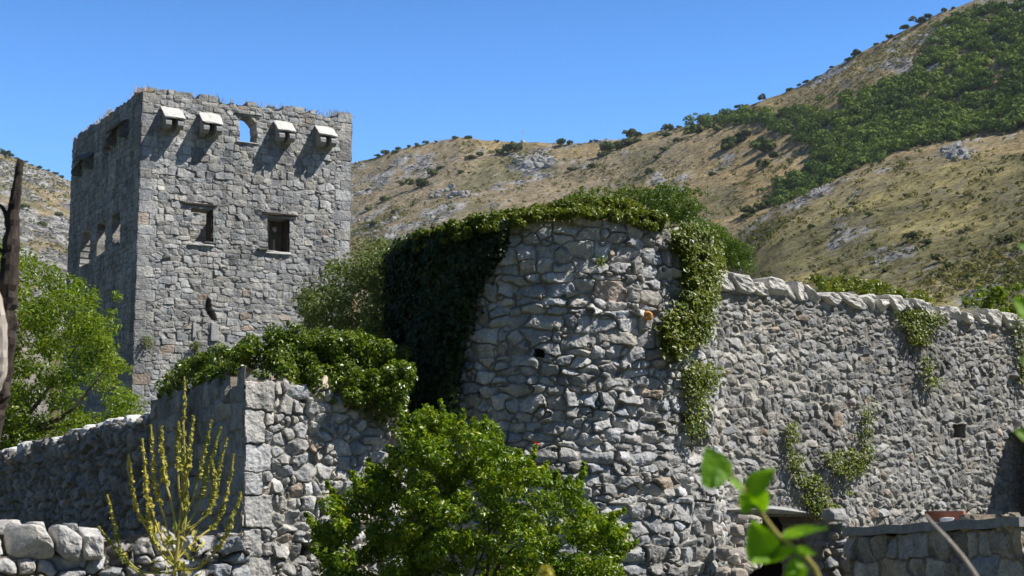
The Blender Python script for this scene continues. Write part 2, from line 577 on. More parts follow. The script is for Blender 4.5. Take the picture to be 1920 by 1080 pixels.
def panel_mesh(P, N, keep, tint, thick, back=False):
    """P (nv,nu,3) front vertices, N outward normals (nv,nu,3) or (3,), keep (nv-1,nu-1) faces.
    Open edges are carried back by `thick` along -N so openings and tops have depth."""
    nv, nu = P.shape[:2]
    idx = np.arange(nv * nu).reshape(nv, nu)
    q = np.stack([idx[:-1, :-1], idx[:-1, 1:], idx[1:, 1:], idx[1:, :-1]], -1)
    F = [q[keep]]
    N = np.broadcast_to(N, P.shape)
    B = P - N * thick
    kp = np.zeros((nv + 1, nu + 1), bool); kp[1:-1, 1:-1] = keep
    off = nv * nu
    E = []
    # bottom / top / left / right open edges
    for (sl_n, a, b) in ((kp[:-2, 1:-1], idx[:-1, :-1], idx[:-1, 1:]), (kp[2:, 1:-1], idx[1:, 1:], idx[1:, :-1]),
                         (kp[1:-1, :-2], idx[1:, :-1], idx[:-1, :-1]), (kp[1:-1, 2:], idx[:-1, 1:], idx[1:, 1:])):
        m = keep & ~sl_n
        E.append(np.stack([b[m], a[m], a[m] + off, b[m] + off], -1))
    F.append(np.concatenate(E))
    if back: F.append(q[keep][:, ::-1] + off)
    F = np.concatenate(F)
    V = np.concatenate([P.reshape(-1, 3), B.reshape(-1, 3)])
    T = np.concatenate([tint.reshape(-1, 3), tint.reshape(-1, 3)])
    used = np.zeros(len(V), bool); used[F.ravel()] = True
    remap = np.cumsum(used) - 1
    return V[used], remap[F], T[used]


def wall_panel(name, mat, parent, P0, d, L, z0, z1, res, lay, fld, seed, thick=0.6, top=None, holes=(), back=False, u_start=0.0, quoins=(), mitre=None, clip=0.25):
    """straight masonry face through P0 along unit d (outward normal = (d.y,-d.x)); top: f(u)->z, cut stone by stone;
    holes: list of polygons in (u,z)"""
    rng = np.random.default_rng(seed)
    n = np.array([d[1], -d[0], 0.0])
    us = np.arange(u_start, L + res * 0.5, res); vs = np.arange(z0, z1 + res * 0.5, res)
    U, Vv = np.meshgrid(us, vs)
    S, big = layout(rng, u_start, L, z0, z1, quoins=quoins, **lay)
    H, T, own = eval_field(U, Vv, S, big, rng, seed=seed, **fld)
    P = np.zeros(U.shape + (3,))
    P[..., 0] = P0[0] + d[0] * U; P[..., 1] = P0[1] + d[1] * U; P[..., 2] = Vv
    P += n * H[..., None]
    uc = (us[:-1] + us[1:]) / 2; vc = (vs[:-1] + vs[1:]) / 2
    UC, VC = np.meshgrid(uc, vc)
    keep = np.ones(UC.shape, bool)
    if top is not None:
        so_ = S[own[:-1, :-1]]
        keep &= so_[..., 1] < top(so_[..., 0])
        keep &= VC < top(UC) + clip
    for poly in holes: keep &= ~in_poly(UC, VC, poly)
    th = thick
    if mitre:                                   # bevel the hidden end so that it does not poke through the adjoining face
        th = np.full(U.shape, float(thick))
        if 'end' in mitre: th = np.minimum(th, 0.01 + 0.8 * np.maximum(L - U, 0))
        if 'start' in mitre: th = np.minimum(th, 0.01 + 0.8 * np.maximum(U - u_start, 0))
        th = th[..., None]
    V, F, Tn = panel_mesh(P, n, keep, T, th, back)
    return obj(name, V, F, mat, parent, Tn)


def interp(xs, ys):
    xs = np.array(xs, float); ys = np.array(ys, float)
    return lambda u: np.interp(u, xs, ys)


# ------------------------------------------------------------------ leaves
def leaf_quads(P, N, size, aspect=0.55, rng=None, droop=0.0, fold=0.12):
    n = len(P)
    size = np.broadcast_to(size, (n,))
    N = N / (np.linalg.norm(N, axis=1)[:, None] + 1e-9)
    r = rng.normal(size=(n, 3)); r[:, 2] -= droop
    t = r - N * (r * N).sum(1)[:, None]
    t /= np.linalg.norm(t, axis=1)[:, None] + 1e-9
    b = np.cross(N, t)
    l = size[:, None]
    V = np.stack([P - t * l * 0.5, P + b * l * aspect * 0.5 + N * l * fold - t * l * 0.05,
                  P + t * l * 0.5, P - b * l * aspect * 0.5 + N * l * fold - t * l * 0.05], 1).reshape(-1, 3)
    F = np.arange(n * 4).reshape(n, 4)
    return V, F


def clump_points(rng, C, rad, n, flat=1.0, inner=0.45):
    d = rng.normal(size=(n, 3)); d /= np.linalg.norm(d, axis=1)[:, None]
    r = rng.uniform(inner ** 2, 1.0, n) ** 0.5
    P = d * r[:, None] * rad
    P[:, 2] *= flat
    N = d * 0.8 + np.array([0, 0, 0.45]) + rng.normal(size=(n, 3)) * 0.55
    return C + P, N


def foliage_from_poly(rng, poly, Yf, depth, n_clump, r_px, per, size, aspect=0.55, droop=0.3, extra=()):
    """clumps of leaves whose centres fill a picture-shaped outline at world depth Yf(px,py), spread over `depth` metres"""
    poly = list(poly)
    xs = [p[0] for p in poly]; ys = [p[1] for p in poly]
    Ps, Ns = [], []
    cnt = 0; guard = 0
    while cnt < n_clump and guard < n_clump * 60:
        guard += 1
        px = rng.uniform(min(xs), max(xs)); py = rng.uniform(min(ys), max(ys))
        if not in_poly(np.array([px]), np.array([py]), poly)[0]: continue
        Y = Yf(px, py) if callable(Yf) else Yf
        Y = Y + rng.uniform(-0.5, 0.5) * depth
        C = at_y(px, py, Y)
        rad = r_px * rng.uniform(0.55, 1.35) * Y / FPX
        k = int(per * (rad * FPX / Y / r_px) ** 2) + 3
        p, nn = clump_points(rng, C, rad, k, rng.uniform(0.65, 1.0))
        Ps.append(p); Ns.append(nn); cnt += 1
    for (px, py, rp, Y, k) in extra:
        C = at_y(px, py, Y)
        p, nn = clump_points(rng, C, rp * Y / FPX, k, 1.0, 0.2)
        Ps.append(p); Ns.append(nn)
    P = np.concatenate(Ps); N = np.concatenate(Ns)
    sz = size * rng.uniform(0.45, 1.55, len(P))
    return leaf_quads(P, N, sz, aspect, rng, droop)


def branches(rng, base, targets, r0):
    """trunk and limbs from base to target points"""
    parts = []
    base = np.asarray(base, float)
    T = np.asarray(targets, float)
    mid = base + (T.mean(0) - base) * 0.4
    parts.append(tube(curve([base, base * 0.5 + mid * 0.5 + rng.normal(size=3) * 0.05, mid], 8), np.linspace(r0, r0 * 0.7, 8), 8, 1, 0.06))
    for t in T:
        m2 = mid * 0.5 + t * 0.5 + rng.normal(size=3) * 0.12 * np.linalg.norm(t - mid)
        parts.append(tube(curve([mid, m2, t], 8), np.linspace(r0 * 0.55, r0 * 0.1, 8), 6, 2, 0.05))
    return join(parts)


# ------------------------------------------------------------------ ground
def ground_z(x, y):
    y = np.asarray(y, float)
    return 3.6 * sstep(37, 48, y) + 0.0 * np.asarray(x)


M_GROUND = None
def ground_material():
    m, nt, b = nmat("dry grass and earth")
    g = node(nt, "ShaderNodeNewGeometry").outputs["Position"]
    f = noise_fac(nt, 0.8, 8, 0.7, g)
    f2 = noise_fac(nt, 14, 5, 0.7, g)
    c = ramp(nt, f, [(0.3, (0.035, 0.045, 0.015)), (0.5, (0.06, 0.065, 0.025)), (0.7, (0.12, 0.10, 0.055))])
    c = mixc(nt, 1.0, c, ramp(nt, f2, [(0.3, 0.7), (0.7, 1.2)]), 'MULTIPLY')
    nt.links.new(c, b.inputs["Base Color"]); b.inputs["Roughness"].default_value = 0.95
    bump(nt, b, f2, 1.0, 0.05)
    return m
M_GROUND = ground_material()

gx = np.concatenate([[-3000, -1200, -500, -200], np.linspace(-80, 80, 90), [200, 500, 1200, 3000]])
gy = np.concatenate([[-1500, -400, -120, -40], np.linspace(-15, 100, 120), [200, 500, 1200, 3000]])
GX, GY = np.meshgrid(gx, gy)
near = sstep(140, 90, np.hypot(GX, GY))
GZ = ground_z(GX, GY) + (0.25 * fbm(GX * 0.3, GY * 0.3, 3, 4)) * near
GZ -= 25 * sstep(120, 500, GY)
idx = np.arange(GX.size).reshape(GX.shape)
Q = np.stack([idx[:-1, :-1], idx[:-1, 1:], idx[1:, 1:], idx[1:, :-1]], -1).reshape(-1, 4)
o = obj("ground", np.stack([GX, GY, GZ], -1).reshape(-1, 3), Q, M_GROUND, smooth=True)
tag(o, None, None, kind="structure")

# ------------------------------------------------------------------ hillside
RIDGE = interp([-900, -400, -100, 0, 60, 100, 135, 220, 400, 560, 660, 700, 740, 800, 860, 910, 960, 1060, 1160, 1250, 1300, 1350, 1400, 1450, 1500, 1560,
                1600, 1650, 1700, 1760, 1800, 1850, 1900, 2000, 2200, 2600],
               [180, 215, 262, 285, 309, 325, 341, 350, 345, 330, 309, 298, 284, 272, 259, 264, 267, 270, 264, 246, 236, 218, 199, 181, 161, 130,
                107, 82, 56, 25, 10, -12, -35, -85, -190, -330])
SPUR = interp([1000, 1300, 1390, 1480, 1560, 1700, 1800, 1920, 2200, 2600], [700, 560, 448, 392, 352, 303, 282, 268, 235, 200])
PY_BASE = 655.0


def hill_depth(px, py):
    """world depth of the slope seen at that picture position (the hill's own plan)"""
    rid = RIDGE(px)
    s = np.clip((PY_BASE - py) / (PY_BASE - rid), 0, 1.1)
    ridge_Y = np.interp(px, [-900, 0, 300, 900, 1300, 1600, 2000, 2600], [900, 930, 960, 860, 760, 700, 660, 620])
    base_Y = np.interp(px, [-900, 300, 1000, 1500, 2000, 2600], [480, 500, 440, 330, 270, 240])
    Y = base_Y + (ridge_Y - base_Y) * s ** 1.1
    below = sstep(-6, 22, py - SPUR(px)) * sstep(1330, 1480, px)
    return Y - 55 * below


NPX, NS = 1150, 330
pxs = np.linspace(-700, 2500, NPX)
ss = np.linspace(0, 1, NS)
PXg, Sg = np.meshgrid(pxs, ss)
PYg = PY_BASE + (RIDGE(PXg) - PY_BASE) * Sg


def hill_pos(px, py, Y):
    tx = (px - 960.0) / FPX; ty = (540.0 - py) / FPX
    dy = cp - ty * sp_
    return np.stack([tx * Y / dy, Y, EYE[2] + (sp_ + ty * cp) * Y / dy], -1)


def rockiness(px, py, X, Yw):
    r = 1.1 * fbm(X * 0.035, Yw * 0.02, 61, 5) + 0.9 * fbm(X * 0.13, Yw * 0.08, 63, 4)
    # bare limestone on the far ridges, grass on the near spur
    b = np.interp(px, [-200, 100, 660, 800, 1000, 1150, 1350, 1500, 2000], [0.42, 0.38, 0.16, 0.10, 0.12, 0.05, -0.02, -0.1, -0.12])
    b = b + 0.42 * np.exp(-((py - SPUR(px) - 24) / 24.0) ** 2) * sstep(1370, 1430, px) * sstep(1720, 1480, px)
    b = b + 0.32 * np.exp(-((px - 1650) / 110.0) ** 2 - ((py - 150) / 45.0) ** 2)
    b = b + 0.35 * np.exp(-((px - 1010) / 45.0) ** 2 - ((py - 312) / 22.0) ** 2)
    b = b + 0.35 * np.exp(-((px - 1805) / 40.0) ** 2 - ((py - 300) / 20.0) ** 2)
    b = b + 0.22 * np.exp(-((px - 850) / 60.0) ** 2 - ((py - 365) / 22.0) ** 2)
    b = b + 0.22 * np.exp(-((px - 700) / 50.0) ** 2 - ((py - 400) / 40.0) ** 2)
    return np.clip(0.25 + r + b, 0, 1)


def hill_surface(px, py):
    Y = hill_depth(px, py)
    P = hill_pos(px, py, Y)
    X, Yw = P[..., 0], P[..., 1]
    rk = rockiness(px, py, X, Yw)
    edge = np.clip((py - RIDGE(px)) / 40.0, 0.25, 1)
    z = 9.0 * fbm(X * 0.012, Yw * 0.012, 41, 3) * edge
    # gullies running down the slope towards the left
    gl = (X * 0.9 + Yw * 0.42)
    z += 7.0 * np.abs(fbm(gl * 0.018, (Yw - X) * 0.004, 45, 3)) * edge
    z += 1.6 * fbm(X * 0.08, Yw * 0.08, 47, 3)
    z += sstep(0.5, 0.8, rk) * (4.2 * np.abs(fbm(X * 0.11, Yw * 0.07, 51, 4)) + 2.2 * np.abs(fbm(X * 0.4, Yw * 0.3, 53, 2)))
    P[..., 2] += z
    return P, rk


HP, RK = hill_surface(PXg, PYg)
X, Yw = HP[..., 0], HP[..., 1]
# colours of the ground cover itself: dry grass, olive scrub, bare rock
g1 = fbm(X * 0.02, Yw * 0.014, 71, 5) + 0.5
g2 = fbm(X * 0.25, Yw * 0.14, 73, 3) + 0.5
tan = np.array([0.245, 0.195, 0.118]); och = np.array([0.30, 0.225, 0.11]); olive = np.array([0.13, 0.122, 0.056])
rockc = np.array([0.27, 0.26, 0.245]); darkr = np.array([0.13, 0.128, 0.122])
nearspur = sstep(0, 60, PYg - SPUR(PXg)) * sstep(1330, 1450, PXg)
gr = tan + (och - tan) * sstep(0.45, 0.7, g1)[..., None]
gr = gr + (np.array([0.27, 0.235, 0.088]) - gr) * (nearspur * 0.75)[..., None]
scrub = sstep(0.50, 0.74, fbm(X * 0.05, Yw * 0.03, 77, 5) + 0.5 + 0.10 * nearspur)
gr = gr + (olive - gr) * (0.8 * scrub)[..., None]
rc = darkr + (rockc - darkr) * sstep(0.35, 0.6, g2)[..., None]
rm = sstep(0.42, 0.62, RK + 0.35 * (g2 - 0.5))
HT = gr + (rc - gr) * rm[..., None]
HT = HT * np.clip(0.55 + 0.9 * g2, 0.4, 1.6)[..., None]

idx = np.arange(HP.shape[0] * NPX).reshape(HP.shape[0], NPX)
# skirt: foot of the hill down to the plain, and a back slope behind the ridge
foot1 = HP[0].copy(); foot1[:, 1] = 150; foot1[:, 0] *= 150 / HP[0][:, 1]; foot1[:, 2] = 5.0
foot2 = foot1.copy(); foot2[:, 0] *= 0.55; foot2[:, 1] = 80; foot2[:, 2] = 2.8
backr = HP[-1].copy(); backr[:, 0] *= 1.5; backr[:, 1] *= 1.5; backr[:, 2] = -20
allP = np.concatenate([foot2[None], foot1[None], HP, backr[None]])
allT = np.concatenate([HT[:1], HT[:1], HT, HT[-1:]])
idx = np.arange(allP.shape[0] * NPX).reshape(allP.shape[0], NPX)
Q = np.stack([idx[:-1, :-1], idx[:-1, 1:], idx[1:, 1:], idx[1:, :-1]], -1).reshape(-1, 4)


def hill_material():
    m, nt, b = nmat("dry hillside")
    at = node(nt, "ShaderNodeAttribute", attribute_name="tint")
    g = node(nt, "ShaderNodeNewGeometry").outputs["Position"]
    f = noise_fac(nt, 0.45, 6, 0.75, g)
    f2 = noise_fac(nt, 0.12, 5, 0.7, g, 0.5)
    c = mixc(nt, 1.0, at.outputs["Color"], ramp(nt, f, [(0.40, 0.60), (0.5, 1.0), (0.60, 1.42)]), 'MULTIPLY')
    c = mixc(nt, ramp(nt, f2, [(0.58, 0.0), (0.68, 0.55)]), c, (0.125, 0.135, 0.055))
    f3 = noise_fac(nt, 0.10, 6, 0.75, g, 0.8)
    c = mixc(nt, ramp(nt, f3, [(0.50, 0.0), (0.60, 0.4)]), c, (0.21, 0.195, 0.165))
    nt.links.new(c, b.inputs["Base Color"]); b.inputs["Roughness"].default_value = 1.0
    b.inputs["Specular IOR Level"].default_value = 0.1
    bump(nt, b, f, 1.0, 1.2)
    return m


M_HILL = hill_material()
o = obj("hillside", allP.reshape(-1, 3), Q, M_HILL, None, allT.reshape(-1, 3))
tag(o, None, None, kind="structure")

# unseen wooded hills added left, right and behind to block low sky light
th_ = np.linspace(R(32), R(328), 160)
r_ = np.array([160, 300, 450, 620, 800, 1100])
h_ = np.array([-4, 40, 120, 210, 270, -20])
TH_, RR_ = np.meshgrid(th_, r_)
HH_ = h_[:, None] * (0.8 + 0.5 * fbm(TH_ * 3, RR_ * 0.002, 88, 4)) * 1.0
VP = np.stack([RR_ * np.sin(TH_), RR_ * np.cos(TH_), HH_], -1)
idx = np.arange(VP.shape[0] * 160).reshape(VP.shape[0], 160)
Qv = np.stack([idx[:-1, :-1], idx[1:, :-1], idx[1:, 1:], idx[:-1, 1:]], -1).reshape(-1, 4)
M_BLOCKER = plain_mat("blocker hill woods", (0.025, 0.04, 0.014), (0.07, 0.08, 0.035), 0.05, 1.0, 1.0)
o = obj("skylight_blocker_hills", VP.reshape(-1, 3), Qv, M_BLOCKER, smooth=True)
tag(o, None, None, kind="structure")

FOREST = [(1296, 236), (1400, 205), (1425, 235), (1470, 222), (1520, 225), (1560, 205), (1640, 190), (1700, 165), (1738, 130), (1752, 80), (1790, 45), (1850, 20), (1930, 15),
          (2200, -60), (2300, 120), (2200, 240), (1920, 258), (1860, 262), (1800, 272), (1700, 297), (1620, 325), (1560, 347), (1510, 372), (1470, 398), (1445, 412),
          (1452, 380), (1480, 345), (1530, 325), (1548, 305), (1520, 285), (1470, 268), (1440, 245), (1380, 248), (1310, 248)]


def crown_quads(rng, C, rad, n, size):
    d = rng.normal(size=(n, 3)); d[:, 2] = np.abs(d[:, 2]) * 0.9 - 0.15
    d /= np.linalg.norm(d, axis=1)[:, None]
    P = C + d * rad * rng.uniform(0.65, 1.05, n)[:, None] * np.array([1, 1, 0.85])
    N = d + rng.normal(size=(n, 3)) * 0.35
    return leaf_quads(P, N, size * rng.uniform(0.6, 1.4, n), 0.8, rng, 0.0, 0.1)


rng = np.random.default_rng(11)
parts = []
cnt = 0
while cnt < 2900:
    px = rng.uniform(1290, 2300, 400); py = rng.uniform(-60, 420, 400)
    ok = in_poly(px + 14 * rng.normal(size=400), py + 5 * rng.normal(size=400), FOREST)
    hole = fbm(px * 0.013, py * 0.02, 91, 3) > 0.17
    ok &= ~(hole & (py < 230) & (rng.random(400) < 0.8))
    px, py = px[ok], py[ok]
    P, _ = hill_surface(px, py)
    for C in P:
        rad = rng.uniform(1.3, 3.4)
        parts.append(crown_quads(rng, C + np.array([0, 0, rad * 0.35]), rad, 84, rad * 0.40))
        cnt += 1
V, F = join(parts)
o = obj("hill_wood", V, F, M_FOREST)
tag(o, "dark green wood covering the upper right of the dry hillside", "wood", kind="stuff")

# loose limestone on the slopes: far too many to count
rng = np.random.default_rng(12)
parts = []
octV = np.array([[1, 0, 0], [-1, 0, 0], [0, 1, 0], [0, -1, 0], [0, 0, 1], [0, 0, -1]], float)
octF = np.array([[0, 2, 4], [2, 1, 4], [1, 3, 4], [3, 0, 4], [2, 0, 5], [1, 2, 5], [3, 1, 5], [0, 3, 5]])
for _ in range(26):
    px = rng.uniform(-60, 1990, 2600); py = PY_BASE + (RIDGE(px) - PY_BASE) * rng.uniform(0.05, 1.0, 2600)
    P, rk = hill_surface(px, py)
    ok = (rng.random(2600) < sstep(0.42, 0.75, rk) * 0.55 + 0.02) & ~in_poly(px, py, FOREST)
    for C in P[ok]:
        s = rng.uniform(0.35, 1.0) * (1.0 if rng.random() < 0.93 else 1.7) * C[1] / 760
        Vr = octV * (1 + 0.35 * rng.normal(size=(6, 1))) * np.array([s * 1.1, s * 1.1, s * 0.55]) + rng.normal(size=(6, 3)) * 0.2 * s
        parts.append((Vr + C, octF))
V, F = join(parts)
M_SCREE = plain_mat("scree limestone", (0.17, 0.165, 0.155), (0.33, 0.32, 0.30), 0.6, 0.95, 0.1)
o = obj("hill_scree", V, F, M_SCREE)
tag(o, "loose grey limestone rubble scattered over the hillside", "rocks", kind="stuff")

# low scrub and tussocks dotted over the grass
rng = np.random.default_rng(15)
parts = []
for _ in range(52):
    px = rng.uniform(-80, 2050, 1500); py = PY_BASE + (RIDGE(px) - PY_BASE) * rng.uniform(0.02, 0.995, 1500)
    P, rk = hill_surface(px, py)
    ok = (rng.random(1500) < 0.12 + 0.75 * sstep(-0.02, 0.2, fbm(P[:, 0] * 0.03, P[:, 1] * 0.02, 99, 4))) & ~in_poly(px, py, FOREST)
    for C in P[ok]:
        rad = 0.35 + 0.75 * rng.random() ** 2.5
        parts.append(crown_quads(rng, C + np.array([0, 0, rad * 0.3]), rad, 10, rad * 0.9))
V, F = join(parts)
M_SCRUB = leaf_mat("hill scrub", [(0.086, 0.108, 0.031), (0.144, 0.151, 0.048), (0.216, 0.194, 0.085), (0.122, 0.144, 0.043)], 0.9, 0.2, 0.1, 0.05)
o = obj("hill_scrub", V, F, M_SCRUB)
tag(o, "low brownish green scrub dotted all over the dry slope", "scrub", kind="stuff")

# outcrops of bare rock
rng = np.random.default_rng(13)
for px, py, w, h, lab in ((1005, 315, 62, 34, "big grey limestone outcrop in the middle of the far slope"),
                          (1800, 302, 60, 30, "grey rock outcrop on the grassy slope below the dark wood"),
                          (845, 372, 80, 30, "long broken limestone outcrop low on the slope right of the square tower"),
                          (1908, 22, 40, 40, "pale bare crag at the top right above the wood")):
    P0, _ = hill_surface(np.array([px]), np.array([py])); P0 = P0[0]
    m2 = P0[1] / FPX
    parts = []
    for k in range(16):
        dx = rng.uniform(-0.5, 0.5) * w; dy = rng.uniform(-0.5, 0.5) * h * (1 - abs(dx / w))
        Pk, _ = hill_surface(np.array([px + dx]), np.array([py + dy]))
        s = rng.uniform(0.5, 1.2) * h * m2 * 0.42
        Vr, Fr = rock((s * rng.uniform(0.8, 1.6), s, s * rng.uniform(0.8, 1.5)), 300 + k + int(px), 5, 0.4, 3.0)
        parts.append((Vr + Pk[0], Fr))
    t = thing("rock_outcrop", lab, "rock outcrop", P0, "rock outcrops on the hillside")
    for Vb, Fb in parts: obj("boulder", Vb, Fb, M_SCREE, t)

# single shrubs on slope and skyline
rng = np.random.default_rng(14)
shrub_me = []
for k in range(4):
    ps = [crown_quads(rng, np.array([rng.normal() * 0.45, rng.normal() * 0.4, 0.45 + rng.uniform(0, .35)]), rng.uniform(0.45, 0.75), 60, 0.42) for _ in range(5)]
    V, F = join(ps)
    me = make_mesh("hillside_shrub", V, F); me.materials.append(M_HSHRUB)
    shrub_me.append(me)
spots = []
for px, py, r in ((810, 332, 12), (792, 352, 14), (822, 318, 9), (955, 292, 14), (937, 294, 9), (968, 286, 10), (1140, 296, 16), (1160, 285, 14), (1180, 278, 15), (1128, 304, 10),
                  (1195, 272, 9), (885, 305, 9), (900, 300, 8), (1310, 265, 14), (1290, 262, 9), (1372, 283, 18), (1385, 275, 14), (1360, 292, 12), (1400, 268, 14), (1440, 292, 20),
                  (1425, 286, 15), (1436, 320, 13), (1455, 300, 12), (1245, 300, 9), (1232, 312, 8), (1270, 285, 8), (1765, 495, 12), (1715, 462, 13), (1880, 463, 12), (1900, 460, 10),
                  (1775, 505, 12), (1740, 470, 9), (1660, 510, 8), (1400, 425, 12), (1412, 415, 13), (1428, 406, 12), (1440, 398, 12), (720, 375, 9), (735, 400, 8), (700, 430, 9), (690, 390, 8),
                  (755, 345, 7), (860, 330, 7), (1070, 330, 8), (1110, 325, 9), (1215, 335, 8), (1330, 345, 8), (1630, 430, 7), (1570, 455, 7), (1520, 450, 7), (1640, 470, 6), (1850, 400, 8),
                  (1700, 385, 7), (1600, 400, 6), (40, 390, 8), (80, 420, 9), (110, 400, 7), (1830, 480, 8), (1810, 520, 9), (1345, 262, 9), (1250, 268, 8)):
    spots.append((px, py, r, 0))
sky_x = [8, 20, 32, 48, 60, 75, 90, 104, 118, 690, 712, 726, 738, 748, 766, 782, 800, 820, 852, 880, 935, 1052, 1066, 1105, 1120, 1178, 1186, 1196, 1245, 1258, 1270, 1300, 1318, 1340, 1385,
         1402, 1430, 1478, 1500, 1512, 1530, 1558, 1588, 1606, 1612, 1640, 1668, 1700, 1726, 1745, 1770, 1788]
for px in sky_x:
    r = float(rng.choice([3.5, 4.5, 6, 8]))
    if px in (1052, 1186, 1258, 1606, 1726): r = 10
    spots.append((px + rng.normal() * 2, float(RIDGE(px)) + rng.uniform(0, 3), r, 1))
for k, (px, py, r, kind) in enumerate(spots):
    P, _ = hill_surface(np.array([float(px)]), np.array([float(py)])); P = P[0]
    o = bpy.data.objects.new("hillside_shrub", shrub_me[k % 4])
    COL.objects.link(o)
    s = r * P[1] / FPX
    o.location = P - np.array([0, 0, 0.15 * s])
    o.scale = (s * rng.uniform(0.85, 1.2), s * rng.uniform(0.85, 1.2), s * rng.uniform(0.75, 1.15))
    o.rotation_euler = (0, 0, rng.uniform(0, 6.28))
    if kind: tag(o, "small dark shrub standing against the sky on the mountain ridge", "shrub", "shrubs along the skyline")
    else: tag(o, "dull green shrub scattered on the dry grassy mountain slope", "shrub", "shrubs scattered on the slope")

# cross on the ridge
P, _ = hill_surface(np.array([980.0]), np.array([float(RIDGE(980))])); P = P[0]
t = thing("summit_cross", "tiny pale cross standing on a white base on the mountain ridge", "cross", P)
def box(c, s):
    c = np.asarray(c, float); s = np.asarray(s, float) / 2
    v = np.array([[-1, -1, -1], [1, -1, -1], [1, 1, -1], [-1, 1, -1], [-1, -1, 1], [1, -1, 1], [1, 1, 1], [-1, 1, 1]], float)
    return c + v * s, BOXF
V, F = join([box(P + [0, 0, 4.2], (.28, .28, 7.2)), box(P + [0, 0, 5.9], (2.6, .26, .28))])
obj("cross_beam", V, F, M_WPAINT, t)
V, F = rock((2.6, 2.2, 1.6), 77, 4, 0.1, 6); obj("plinth", V + P + [0, 0, 0.5], F, M_SLAB, t)

# ------------------------------------------------------------------ square tower
TP0 = at_y(267, 168, 52.0); TZ = TP0[2]
TP1 = on_z(660, 218, TZ); TP2 = on_z(137, 264, TZ)
dF = unit([TP1[0] - TP0[0], TP1[1] - TP0[1], 0]); LF = np.linalg.norm((TP1 - TP0)[:2])
dS = unit([TP2[0] - TP0[0], TP2[1] - TP0[1], 0])          # away from the corner along the shaded side
LS = np.linalg.norm((TP2 - TP0)[:2])
print("TOWER", TP0, TP1, TP2, "angle", math.degrees(math.atan2(dF[1], dF[0])), "side perp check", np.dot(unit((TP2 - TP0) * [1, 1, 0]), dS), LF, LS)
nF = np.array([dF[1], -dF[0], 0.0]); nS = np.array([-dS[1], dS[0], 0.0])
ZB = 3.0
tower = thing("stone_tower", "square roofless grey stone tower with white box brackets below its top", "tower", (TP0[0], TP0[1], ZB))


def fpoly(pts): return [on_wall(x, y, TP0, dF) for x, y in pts]


SP0 = TP0 + dS * LS                                      # far end of the shaded side; runs towards the corner
dSr = -dS


def spoly(pts): return [on_wall(x, y, SP0, dSr) for x, y in pts]


lay_t = dict(cw=0.35, ch=0.205, jit=0.5, small=0.2, tilt=0.04)
fld_t = dict(p=5.5, joint=0.017, prot=0.023, slope=0.09, bulge=0.0, facet=0.012, rough=0.012, grey=0.38, spread=0.05, mortar=(0.22, 0.21, 0.19), warm=0.03, warp=0.017)
MACH = [(325, 213), (396, 223), (534, 238), (611, 247)]
wins = [[(449, 266), (449, 224), (455, 217), (463, 216), (470, 219), (481, 232), (482, 268)],
        [(358, 452), (358, 389), (400, 393), (400, 457)],
        [(501, 468), (501, 407), (543, 411), (543, 475)],
        [(384, 574), (388, 556), (395, 560), (398, 580), (404, 586), (408, 602), (396, 600), (388, 588)],
        [(615, 263), (620, 263), (620, 270), (615, 270)]]
holes_f = [fpoly(w) for w in wins]
for (mx, my) in MACH:
    u, z = on_wall(mx - 4, my + 12, TP0, dF)
    holes_f.append([(u - .11, z - .16), (u + .11, z - .16), (u + .11, z + .16), (u - .11, z + .16)])
topf = lambda u: TZ - 0.02 + 0.10 * (fbm(u * 1.3, u * 0, 5, 3)) * 2
wall_panel("wall", M_TOWER, tower, TP0, dF, LF, ZB, TZ + 0.3, 0.022, lay_t, fld_t, 101, 0.75, lambda u: topf(u) + 0.03, holes_f, True, quoins=[(0.0, 1, 0.62, 0.36), (LF, -1, 0.6, 0.36)], mitre='start end', clip=0.03)
swins = [[(150, 500), (155, 436), (170, 430), (168, 494)], [(181, 480), (182, 420), (198, 414), (197, 472)], [(210, 464), (211, 404), (226, 398), (225, 458)], [(191, 286), (194, 273), (204, 270), (209, 280), (203, 292)]]
holes_s = [spoly(w) for w in swins]
wall_panel("wall", M_TOWER, tower, SP0, dSr, LS, ZB, TZ + 0.3, 0.03, lay_t, fld_t, 102, 0.45, lambda u: topf(u) + 0.03, holes_s, True, quoins=[(LS, -1, 0.62, 0.36)], mitre='start end', clip=0.03)
# far walls, seen through the openings and over the top
TB = TP1 + dS * LS
wall_panel("wall", M_TOWER, tower, TP1, dS, LS, ZB, TZ + 0.2, 0.06, lay_t, fld_t, 103, 0.75, topf, [], True, mitre='start end')
wall_panel("wall", M_TOWER, tower, TB, -dF, LF, ZB, TZ + 0.2, 0.06, lay_t, fld_t, 104, 0.75, topf, [], True, mitre='start end')


def framed(P0, d, n, u, z, off, s):
    """box with axes (along d, outward n, up)"""
    s = np.asarray(s, float) / 2
    v = np.array([[-1, -1, -1], [1, -1, -1], [1, 1, -1], [-1, 1, -1], [-1, -1, 1], [1, -1, 1], [1, 1, 1], [-1, 1, 1]], float) * s
    base = np.array([P0[0], P0[1], 0]) + d * u + n * off + np.array([0, 0, z])
    return base + v[:, :1] * d + v[:, 1:2] * n + v[:, 2:] * np.array([0, 0, 1]), BOXF[:, ::-1]


def framed_rock(P0, d, n, u, z, off, s, seed, rough=0.05, shear=(0, 0), power=7, res=6, chips=6):
    V, F = rock(s, seed, res, rough, power, shear, chips)
    base = np.array([P0[0], P0[1], 0]) + d * u + n * off + np.array([0, 0, z])
    return base + V[:, :1] * d + V[:, 1:2] * n + V[:, 2:] * np.array([0, 0, 1]), F[:, ::-1]


